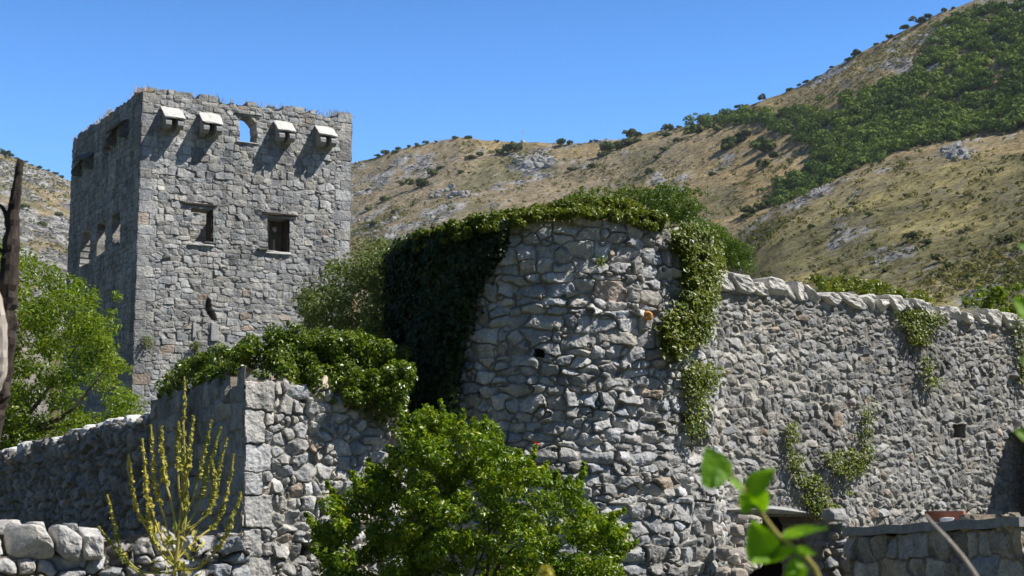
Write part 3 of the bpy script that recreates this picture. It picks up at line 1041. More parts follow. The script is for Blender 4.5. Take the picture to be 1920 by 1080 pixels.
def prism(P0, d, n, u0, u1, prof):
    """profile in (outward, z), extruded along d from u0 to u1"""
    prof = np.asarray(prof, float); m = len(prof)
    V = []
    for u in (u0, u1):
        V.append(np.array([P0[0], P0[1], 0]) + d * u + np.outer(prof[:, 0], n) + np.outer(prof[:, 1], [0, 0, 1]))
    V = np.concatenate(V)
    q = [[i, (i + 1) % m, m + (i + 1) % m, m + i] for i in range(m)]
    # caps as fans of triangles around vertex 0
    t = [[0, i + 1, i] for i in range(1, m - 1)] + [[m, m + i, m + i + 1] for i in range(1, m - 1)]
    return V, [np.array(q), np.array(t)]


def machicolation(P0, d, n, u, z, seed, slab_mat, w=0.60, k_=1.0, cmat=None):
    """box bracket: sloping slab on two rounded corbels; z = wall line of the slab's upper edge"""
    rs = np.random.default_rng(seed)
    w *= rs.uniform(0.94, 1.08)
    e = bpy.data.objects.new("machicolation", None); COL.objects.link(e); e.parent = tower; WLOC[e] = WLOC[tower]
    pr = 0.56 * k_
    for s in (-1, 1):
        uc = u + s * (w / 2 - 0.1)
        cprof = [(-0.1, z - 0.12), (0.06, z - 0.14), (pr - 0.1, z - 0.46), (pr - 0.02, z - 0.55), (pr - 0.02, z - 0.66), (pr - 0.1, z - 0.75), (pr - 0.24, z - 0.76), (0.12, z - 0.72), (0.0, z - 0.8), (-0.1, z - 0.8)]
        V, F = prism(P0, d, n, uc - 0.1, uc + 0.1, cprof)
        o = obj("corbel", V, F, cmat or M_GREYST, None); o.parent = e
        o.data.transform(__import__('mathutils').Matrix.Translation(-Vector(WLOC[tower])))
    if k_ < 0.6: return e
    V, F = rock((w + 0.10, 0.70 * k_ * rs.uniform(0.9, 1.08), 0.075), seed, 12, 0.05, 18, (0, 0), 2)
    V[:, 2] += V[:, 0] * rs.normal() * 0.06 + 0.02 * (V[:, 0] / w) ** 2 * rs.normal()
    V[:, 2] += 0.018 * np.cos(V[:, 0] / w * 2.6)
    ang = math.atan2(0.46, 0.56)
    off = V[:, 1] * math.cos(ang) + V[:, 2] * math.sin(ang) + 0.25 * k_
    zz = -V[:, 1] * math.sin(ang) + V[:, 2] * math.cos(ang) + z - 0.20
    W = np.array([P0[0], P0[1], 0]) + np.outer(V[:, 0] + u, d) + np.outer(off, n) + np.outer(zz, [0, 0, 1])
    o = obj("roof_slab", W, F[:, ::-1], slab_mat, None); o.parent = e
    o.data.transform(__import__('mathutils').Matrix.Translation(-Vector(WLOC[tower])))
    return e


for k, (mx, my) in enumerate(MACH):
    u, z = on_wall(mx - 4, my - 8, TP0, dF)
    e = machicolation(TP0, dF, nF, u, z, 500 + k, M_SLAB)
    e["label"] = "white slabbed box bracket on the sunlit face"
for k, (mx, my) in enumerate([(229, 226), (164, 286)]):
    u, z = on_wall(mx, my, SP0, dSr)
    e = machicolation(SP0, dSr, nS, u, z, 520 + k, M_DARKST, 1.6, 0.66, M_DARKST)  # darker stone than the sunlit brackets: shade painted into the colour
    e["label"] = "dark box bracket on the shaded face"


# window stones; brown lintels and jambs carry shade in their colour
def win_part(name, x0, y0, x1, y1, mat, off, th, seed, rough=0.04):
    u0_, z0_ = on_wall(x0, y0, TP0, dF); u1_, z1_ = on_wall(x1, y1, TP0, dF)
    V, F = framed_rock(TP0, dF, nF, (u0_ + u1_) / 2, (z0_ + z1_) / 2, off, (abs(u1_ - u0_), th, abs(z1_ - z0_)), seed, rough, res=8, power=14, chips=1)
    return obj(name, V, F, mat, tower)


win_part("window_lintel", 344, 379, 408, 389, M_TIMBERSHADE, -0.28, 0.72, 601)
win_part("window_lintel", 491, 397, 557, 408, M_TIMBERSHADE, -0.28, 0.74, 602)
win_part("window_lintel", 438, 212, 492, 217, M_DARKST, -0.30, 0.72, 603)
win_part("window_sill", 346, 455, 402, 463, M_WHITE, -0.20, 0.55, 604)
win_part("window_sill", 497, 470, 546, 479, M_WHITE, -0.20, 0.55, 605)
win_part("window_sill", 442, 264, 486, 271, M_WHITE, -0.20, 0.55, 606)
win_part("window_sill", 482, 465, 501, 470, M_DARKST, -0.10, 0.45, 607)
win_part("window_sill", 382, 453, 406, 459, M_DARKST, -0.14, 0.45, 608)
win_part("window_jamb", 395, 604, 408, 640, M_PALE, -0.02, 0.2, 609)
win_part("window_jamb", 361, 605, 368, 634, M_PALE, -0.03, 0.2, 610)
win_part("window_jamb", 397, 392, 402, 455, M_TIMBERSHADE, -0.34, 0.62, 611)
win_part("window_jamb", 540, 410, 545, 473, M_TIMBERSHADE, -0.34, 0.62, 612)
# slab with a round loophole set inside the right-hand window
u0_, z0_ = on_wall(517, 476, TP0, dF); u1_, z1_ = on_wall(546, 404, TP0, dF)
uu = np.linspace(u0_ - 0.02, u1_ + 0.3, 40); zz = np.linspace(z0_ - 0.1, z1_ + 0.2, 60)
UU, ZZ = np.meshgrid(uu, zz)
P = np.array([TP0[0], TP0[1], 0]) + UU[..., None] * dF + ZZ[..., None] * np.array([0, 0, 1]) - nF * 0.62
P = P + nF * (0.03 * fbm(UU * 5, ZZ * 5, 7, 3))[..., None]
uc, zc = on_wall(527, 424, TP0, dF)
UC = (UU[:-1, :-1] + UU[1:, 1:]) / 2; ZC = (ZZ[:-1, :-1] + ZZ[1:, 1:]) / 2
keep = (np.hypot(UC - uc, ZC - zc) > 0.105) & ~((np.abs(UC - uc) < 0.05) & (ZC < zc - 0.35) & (ZC > zc - 0.8))
V, F, T = panel_mesh(P, nF, keep, np.full(P.shape, 0.3), 0.12, True)
obj("loophole_slab", V, F, M_BOARD, tower)

# dry grass along the wall head
def grass_tufts(rng, pts, n, h, mat, name, parent=None, spread=0.15):
    Ps = []
    C = pts[rng.integers(0, len(pts), n)] + rng.normal(size=(n, 3)) * np.array([spread, spread, 0.02])
    hh = h * rng.uniform(0.4, 1.2, n)
    lean = rng.normal(size=(n, 3)) * 0.35; lean[:, 2] = 1
    lean /= np.linalg.norm(lean, axis=1)[:, None]
    side = np.cross(lean, rng.normal(size=(n, 3))); side /= np.linalg.norm(side, axis=1)[:, None]
    wd = 0.012
    tip = C + lean * hh[:, None]
    V = np.stack([C - side * wd, C + side * wd, tip + side * wd * 0.5, tip - side * wd * 0.5], 1).reshape(-1, 3)
    return V, np.arange(4 * n).reshape(n, 4)


rng = np.random.default_rng(21)
pts = []
for t_ in np.linspace(0.02, 1, 150):
    w = 0.35 + 1.2 * max(0, fbm(np.array([t_ * 5]), np.array([0.0]), 3, 2)[0] * 2)
    P = TP0 + dF * LF * t_ - nF * 0.35; P[2] = TZ + 0.02
    pts += [P] * int(max(0, 16 * w - 4.5))
    P = TP0 + dS * LS * t_ - nS * 0.2; P[2] = TZ + 0.02
    pts += [P] * int(max(0, 9 * vnoise(np.array([t_ * 9]), np.array([3.0]), 4)[0] - 3))
for t_ in np.linspace(0.02, 0.1, 60): pts.append(TP0 + dF * LF * t_ - nF * 0.4 + np.array([0, 0, 0.05]))
V, F = grass_tufts(rng, np.array(pts), 900, 0.2, M_GRASS, "dry_grass")
o = obj("dry_grass", V, F, M_GRASS); tag(o, "pale dry grass growing along the top of the square tower", "grass", kind="stuff")

# ------------------------------------------------------------------ round bastion
BCY = 24.4; BCX = (1037 - 960) / FPX * BCY; BR = 2.44
_p = at_y(1085, 407, BCY - BR)
BZT = _p[2]
print("BASTION", BCX, BCY, BR, "top", BZT)
bast = thing("round_bastion", "round rubble stone bastion with one side in shade and ivy over its rim", "bastion", (BCX, BCY, 0))
rng = np.random.default_rng(201)
res = 0.0125
u_a, u_b = -R(100) * BR, R(100) * BR
us = np.arange(u_a, u_b, res * 1.15); vs = np.arange(-0.3, BZT + 0.3, res * 1.1)
U, Vv = np.meshgrid(us, vs)
S, big = layout(rng, u_a, u_b, -0.3, BZT + 0.3, cw=0.27, ch=0.165, jit=0.85, small=0.5, tilt=0.12)
H, T, own = eval_field(U, Vv, S, big, rng, p=3.8, joint=0.015, prot=0.050, slope=0.23, bulge=0.0, facet=0.034, rough=0.019, grey=0.47, spread=0.075,
                       mortar=(0.23, 0.22, 0.195), warm=0.03, seed=201, warp=0.036)


def bast_r(z):
    return BR + 0.06 * np.clip((3.2 - z) / 3.2, 0, 1) + 0.07 * sstep(2.75, 2.6, z)


def bpos(th, z, off=0.0):
    r = bast_r(z) + off
    return np.stack([BCX + r * np.sin(th), BCY - r * np.cos(th), z + 0 * th], -1)


TH = U / BR
P = bpos(TH, Vv, H)
Nn = np.stack([np.sin(TH), -np.cos(TH), 0 * TH], -1)
so_ = S[own[:-1, :-1]]
keep = so_[..., 1] < BZT - 0.01 + 0.14 * fbm(so_[..., 0] * 1.5, so_[..., 1] * 0, 9, 2)
UC = (U[:-1, :-1] + U[1:, 1:]) / 2; VC = (Vv[:-1, :-1] + Vv[1:, 1:]) / 2


def b_uz(px, py):
    """pixel -> (u, z) on the cylinder's near side"""
    r = ray(px, py)
    a = r[0] ** 2 + r[1] ** 2
    ex, ey = -BCX, -BCY
    bb = 2 * (r[0] * ex + r[1] * ey); cc = ex * ex + ey * ey - BR * BR
    disc = max(bb * bb - 4 * a * cc, 0.0)
    t = (-bb - math.sqrt(disc)) / (2 * a)
    Pt = EYE + r * t
    return math.atan2(Pt[0] - BCX, -(Pt[1] - BCY)) * BR, Pt[2]


for pl in ([(1002, 652), (1020, 655), (1022, 672), (1000, 668)], [(1145, 845), (1160, 846), (1158, 868), (1144, 866)],
           [(1308, 765), (1322, 790), (1322, 838), (1294, 838), (1300, 790)], [(1313, 945), (1320, 945), (1320, 1000), (1312, 1000)],
           [(1283, 936), (1322, 940), (1322, 944), (1283, 940)], [(1330, 395), (1331, 395), (1331, 396)]):
    keep &= ~in_poly(UC, VC, [b_uz(x, y) for x, y in pl])
V, F, Tn = panel_mesh(P, Nn, keep, T, 0.55)
obj("wall", V, F, M_BAST, bast, Tn)
a = np.linspace(0, 2 * np.pi, 40, endpoint=False)
ring_ = np.stack([BCX + (BR - 0.5) * np.sin(a), BCY - (BR - 0.5) * np.cos(a), 0 * a - 0.4], -1)
ring2 = ring_.copy(); ring2[:, 2] = BZT - 0.2
ii = np.arange(40)
Q = np.stack([ii, (ii + 1) % 40, (ii + 1) % 40 + 40, ii + 40], -1)
obj("rubble_core", np.vstack([ring_, ring2]), Q, M_DARKST, bast)
# earth fill inside the bastion
a = np.linspace(0, 2 * np.pi, 48, endpoint=False)
rr = np.linspace(0.05, BR - 0.35, 10)
A, RR = np.meshgrid(a, rr)
Z = BZT - 0.12 + 0.25 * (1 - (RR / BR) ** 2) + 0.1 * fbm(RR * np.cos(A), RR * np.sin(A), 4, 3)
P = np.stack([BCX + RR * np.sin(A), BCY - RR * np.cos(A), Z], -1)
idx = np.arange(P.shape[0] * 48).reshape(P.shape[0], 48)
Q = np.stack([idx[:-1], np.roll(idx[:-1], -1, 1), np.roll(idx[1:], -1, 1), idx[1:]], -1).reshape(-1, 4)
obj("earth_fill", P.reshape(-1, 3), Q, M_GROUND, bast, smooth=True)
# orange brick fragment stuck in the masonry
uu_, zz_ = b_uz(1206, 594)
C = bpos(np.array(uu_ / BR), np.array(zz_), 0.12)
V, F = rock((0.13, 0.12, 0.13), 31, 5, 0.2, 3); obj("brick", V + C, F, M_ORANGE, bast)

# ------------------------------------------------------------------ long curtain wall
CP0 = at_y(1336, 536, 24.15); CZ = CP0[2]
CP1 = on_z(1900, 612, CZ)
dC = unit([CP1[0] - CP0[0], CP1[1] - CP0[1], 0]); LC = np.linalg.norm((CP1 - CP0)[:2]) + 1.0
nC = np.array([dC[1], -dC[0], 0.0])
print("CURTAIN", CP0, CP1, math.degrees(math.atan2(dC[1], dC[0])), LC)
curt = thing("curtain_wall", "long grey rubble wall with a row of leaning white coping stones", "wall", (CP0[0], CP0[1], 0))


def cpoly(pts): return [on_wall(x, y, CP0, dC) for x, y in pts]


holes_c = [cpoly([(1786, 795), (1810, 795), (1809, 822), (1788, 819)]),
           cpoly([(1405, 1200), (1405, 975), (1425, 966), (1538, 968), (1546, 985), (1546, 1200)])]
wall_panel("wall", M_WALL, curt, CP0, dC, LC, -0.3, CZ + 0.1, 0.0125,
           dict(cw=0.205, ch=0.125, jit=1.05, small=0.6, tilt=0.24),
           dict(p=3.3, joint=0.017, prot=0.025, slope=0.20, bulge=0.0, facet=0.026, rough=0.016, grey=0.39, spread=0.06, mortar=(0.32, 0.31, 0.28), warm=0.03, warp=0.04),
           301, 0.9, lambda u: CZ + 0 * u, holes_c, u_start=-0.3)
rng = np.random.default_rng(302)
u = -0.1; k = 0
while u < LC:
    w = rng.choice([0.18, 0.30, 0.44]) * rng.uniform(0.85, 1.2)
    h = rng.uniform(0.20, 0.32) * (0.9 if w < 0.25 else 1)
    V, F = framed_rock(CP0, dC, nC, u + w / 2, CZ + h / 2 - 0.06, -0.28 + rng.uniform(-.04, .05), (w * 0.97, 0.72, h), 3000 + k, 0.085,
                       (-rng.uniform(0.5, 0.95) * h / w, 0), 14, 14, 3)
    o = obj("coping_stone", V, F, M_LOW, curt, np.full((len(V), 3), rng.uniform(0.46, 0.60)) * np.array([1, 0.985, 0.95]))
    u += w; k += 1
# lintel and chamber of the low doorway; chamber shade painted near-black
u0_, z0_ = on_wall(1352, 962, CP0, dC); u1_, z1_ = on_wall(1512, 950, CP0, dC)
V, F = framed_rock(CP0, dC, nC, (u0_ + u1_) / 2, (z0_ + z1_) / 2, -0.1, (u1_ - u0_, 0.55, 0.12), 71, 0.04, res=10); obj("lintel", V, F, M_GREYST, curt)
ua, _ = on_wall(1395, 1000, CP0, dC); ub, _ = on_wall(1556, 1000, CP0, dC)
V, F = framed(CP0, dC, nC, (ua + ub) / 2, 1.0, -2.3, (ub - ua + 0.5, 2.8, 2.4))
obj("chamber", V, F[[0, 1, 2, 3, 5]], M_CHAMBERSHADE, curt)

# wall return just outside the frame on the right: throws the slanting shadow on the curtain wall
ue, ze = on_wall(1944, 826, CP0, dC)
BPt = np.array([CP0[0], CP0[1], 0]) + dC * ue
butt = thing("stone_buttress", "stone buttress at the right end of the long rubble wall", "buttress", (BPt[0], BPt[1], 0))
wall_panel("wall", M_WALL, butt, BPt + nC * 0.75, -nC, 0.8, -0.3, ze + 0.1, 0.03, dict(cw=0.3, ch=0.2, jit=0.9, small=0.3, tilt=0.2),
           dict(p=2.6, joint=0.03, prot=0.05, slope=0.2, bulge=0.02, facet=0.05, rough=0.02, grey=0.35, spread=0.05, warm=0.05), 311, 0.9)

# ------------------------------------------------------------------ annex with the dressed corner, and the lower wall running off to the left
AP0 = at_y(459, 706, 20.5); AZ = AP0[2]
aA = R(35)
dA = np.array([math.cos(aA), math.sin(aA), 0.0]); nA = np.array([dA[1], -dA[0], 0])
dAs = np.array([-math.sin(R(28)), math.cos(R(28)), 0.0])
print("ANNEX", AP0)
annex = thing("stone_annex", "low ruined stone building with a dressed corner and ivy over its roof", "ruin", (AP0[0], AP0[1], 0))
apoly = lambda pts: [on_wall(x, y, AP0, dA) for x, y in pts]
wall_panel("wall", M_ANNEX, annex, AP0, dA, 2.4, -0.3, AZ + 0.2, 0.0125, dict(cw=0.215, ch=0.155, jit=1.1, small=0.5, tilt=0.25),
           dict(p=3.3, joint=0.016, prot=0.055, slope=0.24, bulge=0.004, facet=0.036, rough=0.018, grey=0.45, spread=0.05, mortar=(0.30, 0.285, 0.25), warm=0.025, warp=0.035),
           401, 0.6, interp([0, 0.3, 0.8, 1.6, 2.4], [AZ, AZ - 0.05, AZ - 0.05, AZ - 0.1, AZ]), [apoly([(560, 1018), (578, 1015), (588, 1030), (575, 1045), (560, 1040)])],
           quoins=[(0.0, 1, 0.42, 0.36)], mitre='start')
# shaded side: runs from far to near corner
ud, zd = on_wall(282, 770, AP0, dAs)
ASP = AP0 + dAs * ud
wall_panel("wall", M_ANNEX, annex, ASP, -dAs, ud, -0.3, AZ + 0.2, 0.02, dict(cw=0.36, ch=0.25, jit=0.6, small=0.3, tilt=0.08),
           dict(p=4, joint=0.024, prot=0.035, slope=0.15, bulge=0.0, facet=0.03, rough=0.026, grey=0.32, spread=0.04, warm=0.03), 402, 0.6,
           lambda u: AZ + 0 * u, [], quoins=[(ud, -1, 0.5, 0.44)], mitre='end')
# flat earth roof carrying the ivy
RP = np.array([AP0 + dA * 0.3 + dAs * 0.3, AP0 + dA * 2.35 + dAs * 0.3, AP0 + dA * 2.35 + dAs * (ud - 0.2), AP0 + dA * 0.3 + dAs * (ud - 0.2)])
RP[:, 2] = AZ - 0.12
RP2 = RP.copy(); RP2[:, 2] -= 0.3
obj("earth_roof", np.vstack([RP2, RP]), BOXF, M_GROUND, annex)

# lower wall
ul, zl = on_wall(-120, 885, AP0, dAs)
LP0 = AP0 + dAs * ul
prof_px = [(285, 788), (240, 797), (190, 808), (140, 820), (90, 832), (50, 845), (0, 858), (-60, 872), (-120, 885)]
uz = [on_wall(x, y, AP0, dAs) for x, y in prof_px]
tus = [ul - a_[0] for a_ in uz][::-1]; tzs = [a_[1] for a_ in uz][::-1]
LL = ul - ud - 0.02
fw = thing("boundary_wall", "long dark rubble wall in full shade falling away to the left", "wall", (LP0[0], LP0[1], 0))
wall_panel("wall", M_ANNEX, fw, LP0, -dAs, LL, -0.5, max(tzs) + 0.3, 0.024, dict(cw=0.28, ch=0.18, jit=1.0, small=0.35, tilt=0.25),
           dict(p=3.0, joint=0.028, prot=0.07, slope=0.32, bulge=0.01, facet=0.07, rough=0.035, grey=0.30, spread=0.04, warm=0.03, mortar=(0.18, 0.17, 0.15)), 403, 0.7, interp(tus, tzs))
rng = np.random.default_rng(404)
u = 0.2; k = 0
nL = np.array([-dAs[1], dAs[0], 0.0])
while u < LL - 0.3:
    w = rng.uniform(0.25, 0.6)
    if rng.random() < 0.75:
        h = rng.uniform(0.16, 0.32)
        V, F = framed_rock(LP0, -dAs, nL, u + w / 2, float(interp(tus, tzs)(u + w / 2)) + h * 0.25, -0.3, (w, 0.6, h), 4000 + k, 0.12, (0, 0), 3.5, 6)
        obj("coping_stone", V, F, M_WHITE, fw); k += 1
    u += w * 1.15

# ------------------------------------------------------------------ field wall in front, lower left
WP0 = at_y(-80, 1010, 14.0); WP1 = at_y(470, 1010, 15.2)
dW = unit([WP1[0] - WP0[0], WP1[1] - WP0[1], 0]); nW = np.array([dW[1], -dW[0], 0.0]); LW = np.linalg.norm((WP1 - WP0)[:2])
wpt = lambda x, y: on_wall(x, y, WP0, dW)
field = thing("field_wall", "low dry stone wall with big pale blocks on top in the lower left foreground", "wall", (WP0[0], WP0[1], 0))
tp = [wpt(-80, 1036), wpt(188, 1044), wpt(200, 1030), wpt(215, 1012), wpt(300, 1000), wpt(360, 1003), wpt(430, 1008), wpt(452, 1030), wpt(475, 1045)]
wall_panel("wall", M_LOW, field, WP0, dW, LW, -0.2, 2.0, 0.009, dict(cw=0.21, ch=0.135, jit=1.0, small=0.5, tilt=0.25),
           dict(p=3.6, joint=0.016, prot=0.065, slope=0.28, bulge=0.004, facet=0.05, rough=0.02, grey=0.42, spread=0.06, mortar=(0.12, 0.105, 0.085), warm=0.06, warp=0.03),
           411, 0.6, interp([a_[0] for a_ in tp], [a_[1] + 0.04 for a_ in tp]))
for k, (x0, x1, y0, y1) in enumerate([(-75, 2, 985, 1048), (-6, 46, 974, 1004), (12, 100, 983, 1050), (62, 98, 978, 996), (101, 152, 984, 1052), (150, 192, 986, 1050), (136, 150, 981, 996), (178, 205, 1000, 1020),
                                      (430, 462, 998, 1016)]):
    u0_, z0_ = wpt(x0, y1); u1_, z1_ = wpt(x1, y0)
    small_ = (y1 - y0) < 35
    V, F = framed_rock(WP0, dW, nW, (u0_ + u1_) / 2, (z0_ + z1_) / 2, -0.26 if small_ else -0.12, (u1_ - u0_, 0.42 if small_ else 0.5, z1_ - z0_), 4200 + k, 0.09, (-0.14, 0), 6, 16, 5)
    o = obj("coping_stone", V, F, M_LOW, field, np.full((len(V), 3), 0.44))

# ------------------------------------------------------------------ small wall, pier and pot in the lower right
QP0 = at_y(1586, 984, 20.5); QP1 = at_y(1913, 962, 17.6)
dQ = unit([QP1[0] - QP0[0], QP1[1] - QP0[1], 0]); nQ = np.array([dQ[1], -dQ[0], 0.0]); LQ = np.linalg.norm((QP1 - QP0)[:2])
print("SMALL WALL", QP0, QP1, nQ)
para = thing("parapet_wall", "short block wall in shade at the lower right with a terracotta pot on it", "wall", (QP0[0], QP0[1], 0))
lay_q = dict(cw=0.34, ch=0.22, jit=0.6, small=0.2, tilt=0.08)
fld_q = dict(p=4.5, joint=0.02, prot=0.03, slope=0.14, bulge=0.0, facet=0.03, rough=0.024, grey=0.34, spread=0.06, mortar=(0.2, 0.18, 0.15), warm=0.10, warp=0.03)
ztop_q = lambda u: QP0[2] + (QP1[2] - QP0[2]) * u / LQ - 0.09
wall_panel("wall", M_PARA, para, QP0, dQ, LQ, -0.2, QP1[2] + 0.2, 0.012, lay_q, fld_q, 421, 0.45, ztop_q, mitre='end')
wall_panel("wall", M_PARA, para, QP1, np.array([-dQ[1], dQ[0], 0]), 1.5, -0.2, QP1[2] - 0.02, 0.015, lay_q, fld_q, 422, 0.3, lambda u: QP1[2] - 0.09 + 0 * u, mitre='start')
n_ = 24
uu = np.linspace(-0.02, LQ + 0.02, n_ + 1)
top = np.array([[np.array([QP0[0], QP0[1], 0]) + dQ * a_ + nQ * (0.05 + 0.012 * math.sin(a_ * 17)) + np.array([0, 0, ztop_q(a_) + 0.05 + 0.008 * math.sin(a_ * 9)]),
                 np.array([QP0[0], QP0[1], 0]) + dQ * a_ - nQ * 0.5 + np.array([0, 0, ztop_q(a_) + 0.05])] for a_ in uu])
slabV, slabF = [], []
tv = top.reshape(-1, 3); bv = tv - np.array([0, 0, 0.105])
V = np.vstack([tv, bv]); m_ = len(tv)
Fq = []
for i in range(n_):
    a_, b_, c_, d_ = 2 * i, 2 * i + 1, 2 * i + 3, 2 * i + 2
    Fq += [[a_, d_, c_, b_], [a_ + m_, b_ + m_, c_ + m_, d_ + m_], [a_, a_ + m_, d_ + m_, d_], [b_, c_, c_ + m_, b_ + m_]]
Fq += [[0, 1, 1 + m_, m_], [m_ - 2, 2 * m_ - 2, 2 * m_ - 1, m_ - 1]]
obj("coping_slab", V, np.array(Fq), M_GREYST, para)

# pot: open trough with rim
up, zp = on_wall(1752, 972, QP0, dQ)
zt = ztop_q(up) + 0.055
Cp = np.array([QP0[0], QP0[1], 0]) + dQ * up - nQ * 0.16 + np.array([0, 0, zt])
pot = thing("terracotta_planter", "broken red terracotta trough planter standing on the parapet wall", "planter", Cp)
dP = unit(np.array([0.92, -0.38, 0])); nP = np.array([dP[1], -dP[0], 0])
def ring(hw, hd, z): return [Cp + dP * a_ * hw + nP * b_ * hd + np.array([0, 0, z]) for a_, b_ in ((-1, -1), (1, -1), (1, 1), (-1, 1))]
levels = [(0.185, 0.075, 0.0), (0.20, 0.09, 0.085), (0.222, 0.107, 0.088), (0.222, 0.107, 0.125), (0.195, 0.083, 0.125), (0.18, 0.07, 0.03)]
V = np.array(sum([ring(*l) for l in levels], []))
F = [[4 * i + j, 4 * i + (j + 1) % 4, 4 * i + 4 + (j + 1) % 4, 4 * i + 4 + j] for i in range(len(levels) - 1) for j in range(4)] + [[3, 2, 1, 0], [20, 21, 22, 23]]
obj("trough", V, np.array(F), M_TERRA, pot)
V, F = rock((0.16, 0.05, 0.05), 55, 5, 0.15, 5)
Cw = Cp + nP * 0.16 + dP * 0.04 + np.array([0, 0, 0.026])
V = Cw + V[:, :1] * dP + V[:, 1:2] * nP + V[:, 2:] * np.array([0, 0, 1])
o = obj("plaster_chunk", V, F, M_WPAINT, origin=Cw); tag(o, "small white chunk lying in front of the terracotta planter", "rubble")

# rough pier beside the dark doorway, with a squared block on its head
pier = thing("stone_pier", "rough sunlit stone pier between the dark doorway and the parapet wall", "pier", at_y(1565, 1200, 20.9) * [1, 1, 0])
PP0 = at_y(1538, 985, 21.2); PP1 = at_y(1590, 985, 21.35)
dPi = unit([PP1[0] - PP0[0], PP1[1] - PP0[1], 0])
LPi = np.linalg.norm((PP1 - PP0)[:2])
pz = PP0[2]
ph = [[(x, z) for x, z in [on_wall(a_, b_, PP0, dPi) for a_, b_ in ((1500, 960), (1572, 960), (1562, 986), (1548, 1004), (1542, 1020), (1541, 1036), (1500, 1040))]]]
wall_panel("wall", M_WALL, pier, PP0, dPi, LPi, -0.2, pz + 0.02, 0.01, dict(cw=0.2, ch=0.13, jit=1, small=0.4, tilt=0.3),
           dict(p=2.4, joint=0.025, prot=0.05, slope=0.3, bulge=0.02, facet=0.05, rough=0.025, grey=0.38, spread=0.06, warm=0.12), 431, 0.5, None, ph)
Cb = at_y(1563, 966, 21.2)
V, F = rock((0.25, 0.3, 0.17), 61, 6, 0.03, 10)
ca, sa = math.cos(R(32)), math.sin(R(32))
V = np.stack([V[:, 0] * ca - V[:, 1] * sa, V[:, 0] * sa + V[:, 1] * ca, V[:, 2]], -1) + Cb
o = obj("stone_block", V, F, M_GREYST, origin=Cb); tag(o, "squared grey stone block resting on the rough pier", "block")

# rubble at the foot of the bastion
rng = np.random.default_rng(441)
for k in range(26):
    px = rng.uniform(1352, 1412); py = rng.uniform(975, 1090)
    C = at_y(px, py, 22.3 + (1090 - py) * 0.006 + rng.uniform(-.1, .1))
    s = rng.uniform(0.12, 0.26)
    V, F = rock((s * 1.3, s, s * 0.85), 5000 + k, 6, 0.16, 3)
    an = rng.uniform(0, 6)
    V = np.stack([V[:, 0] * math.cos(an) - V[:, 1] * math.sin(an), V[:, 0] * math.sin(an) + V[:, 1] * math.cos(an), V[:, 2]], -1) + C
    o = obj("fallen_stone", V, F, M_ANNEX, None, np.full((len(V), 3), 1.0) * np.array([0.40, 0.37, 0.34]) * rng.uniform(0.7, 1.1), origin=C)
    tag(o, "fallen stone in the rubble heap between bastion and dark doorway", "stone", "fallen stones beside the doorway")

# ------------------------------------------------------------------ vegetation
def plant(name, label, cat, polys, Yf, depth, n_clump, r_px, per, size, mat, seed, base, aspect=0.55, droop=0.3, extra=(), limbs=7, r0=0.06, group=None, crown="crown", trunk="trunk"):
    rng = np.random.default_rng(seed)
    t = thing(name, label, cat, base, group)
    V, F = foliage_from_poly(rng, polys, Yf, depth, n_clump, r_px, per, size, aspect, droop, extra)
    obj(crown, V, F, mat, t)
    if limbs:
        c = V[rng.integers(0, len(V), limbs)]
        Vb, Fb = branches(rng, base, c, r0)
        obj(trunk, Vb, Fb, M_BRANCH, t)
    return t


BUSH = [(590, 1000), (612, 945), (650, 915), (690, 905), (702, 850), (732, 832), (755, 795), (785, 782), (815, 790), (832, 772), (855, 792), (885, 806), (905, 792), (922, 830), (955, 852), (985, 865), (1000, 890),
        (1045, 905), (1080, 925), (1110, 940), (1140, 965), (1165, 990), (1155, 1015), (1160, 1080), (1170, 1180), (600, 1180), (590, 1060)]
b0 = at_y(880, 1000, 18.4); b0[2] = 0
spires = []
rng = np.random.default_rng(5)
for (x0, y0, x1, y1) in ((833, 815, 828, 752), (905, 830, 912, 780), (795, 815, 780, 778), (1080, 930, 1096, 868), (990, 890, 1002, 838), (700, 900, 690, 862), (640, 950, 615, 905), (1130, 980, 1172, 955), (745, 860, 730, 838),
                         (1150, 1010, 1180, 985), (600, 1000, 575, 965), (1040, 910, 1045, 885), (765, 815, 752, 772), (860, 805, 868, 770), (935, 855, 940, 815), (968, 872, 975, 845), (1060, 925, 1070, 893), (672, 915, 660, 885), (880, 820, 888, 785), (815, 800, 808, 765), (1020, 905, 1026, 868), (1160, 1040, 1192, 1015), (615, 1050, 585, 1030)):
    for t_ in np.linspace(0, 1, 7):
        spires.append((x0 + (x1 - x0) * t_ + rng.normal() * 2, y0 + (y1 - y0) * t_, 14 * (1 - 0.72 * t_), 18.2 + rng.uniform(-.3, .3), int(75 * (1 - 0.6 * t_))))
bush = plant("leafy_bush", "large bushy green shrub in front of the round bastion", "bush", BUSH, 18.4, 1.7, 430, 24, 195, 0.049, M_BUSH, 51, b0, 0.55, 0.2, spires, 9, 0.05, crown="foliage", trunk="stem")
C = at_y(1006, 832, 18.2)
Ps, Ns = clump_points(np.random.default_rng(1), C, 0.03, 14, 1.0)
V, F = leaf_quads(Ps, Ns, 0.04, 0.8, np.random.default_rng(2)); obj("flower", V, F, M_RED, bush)

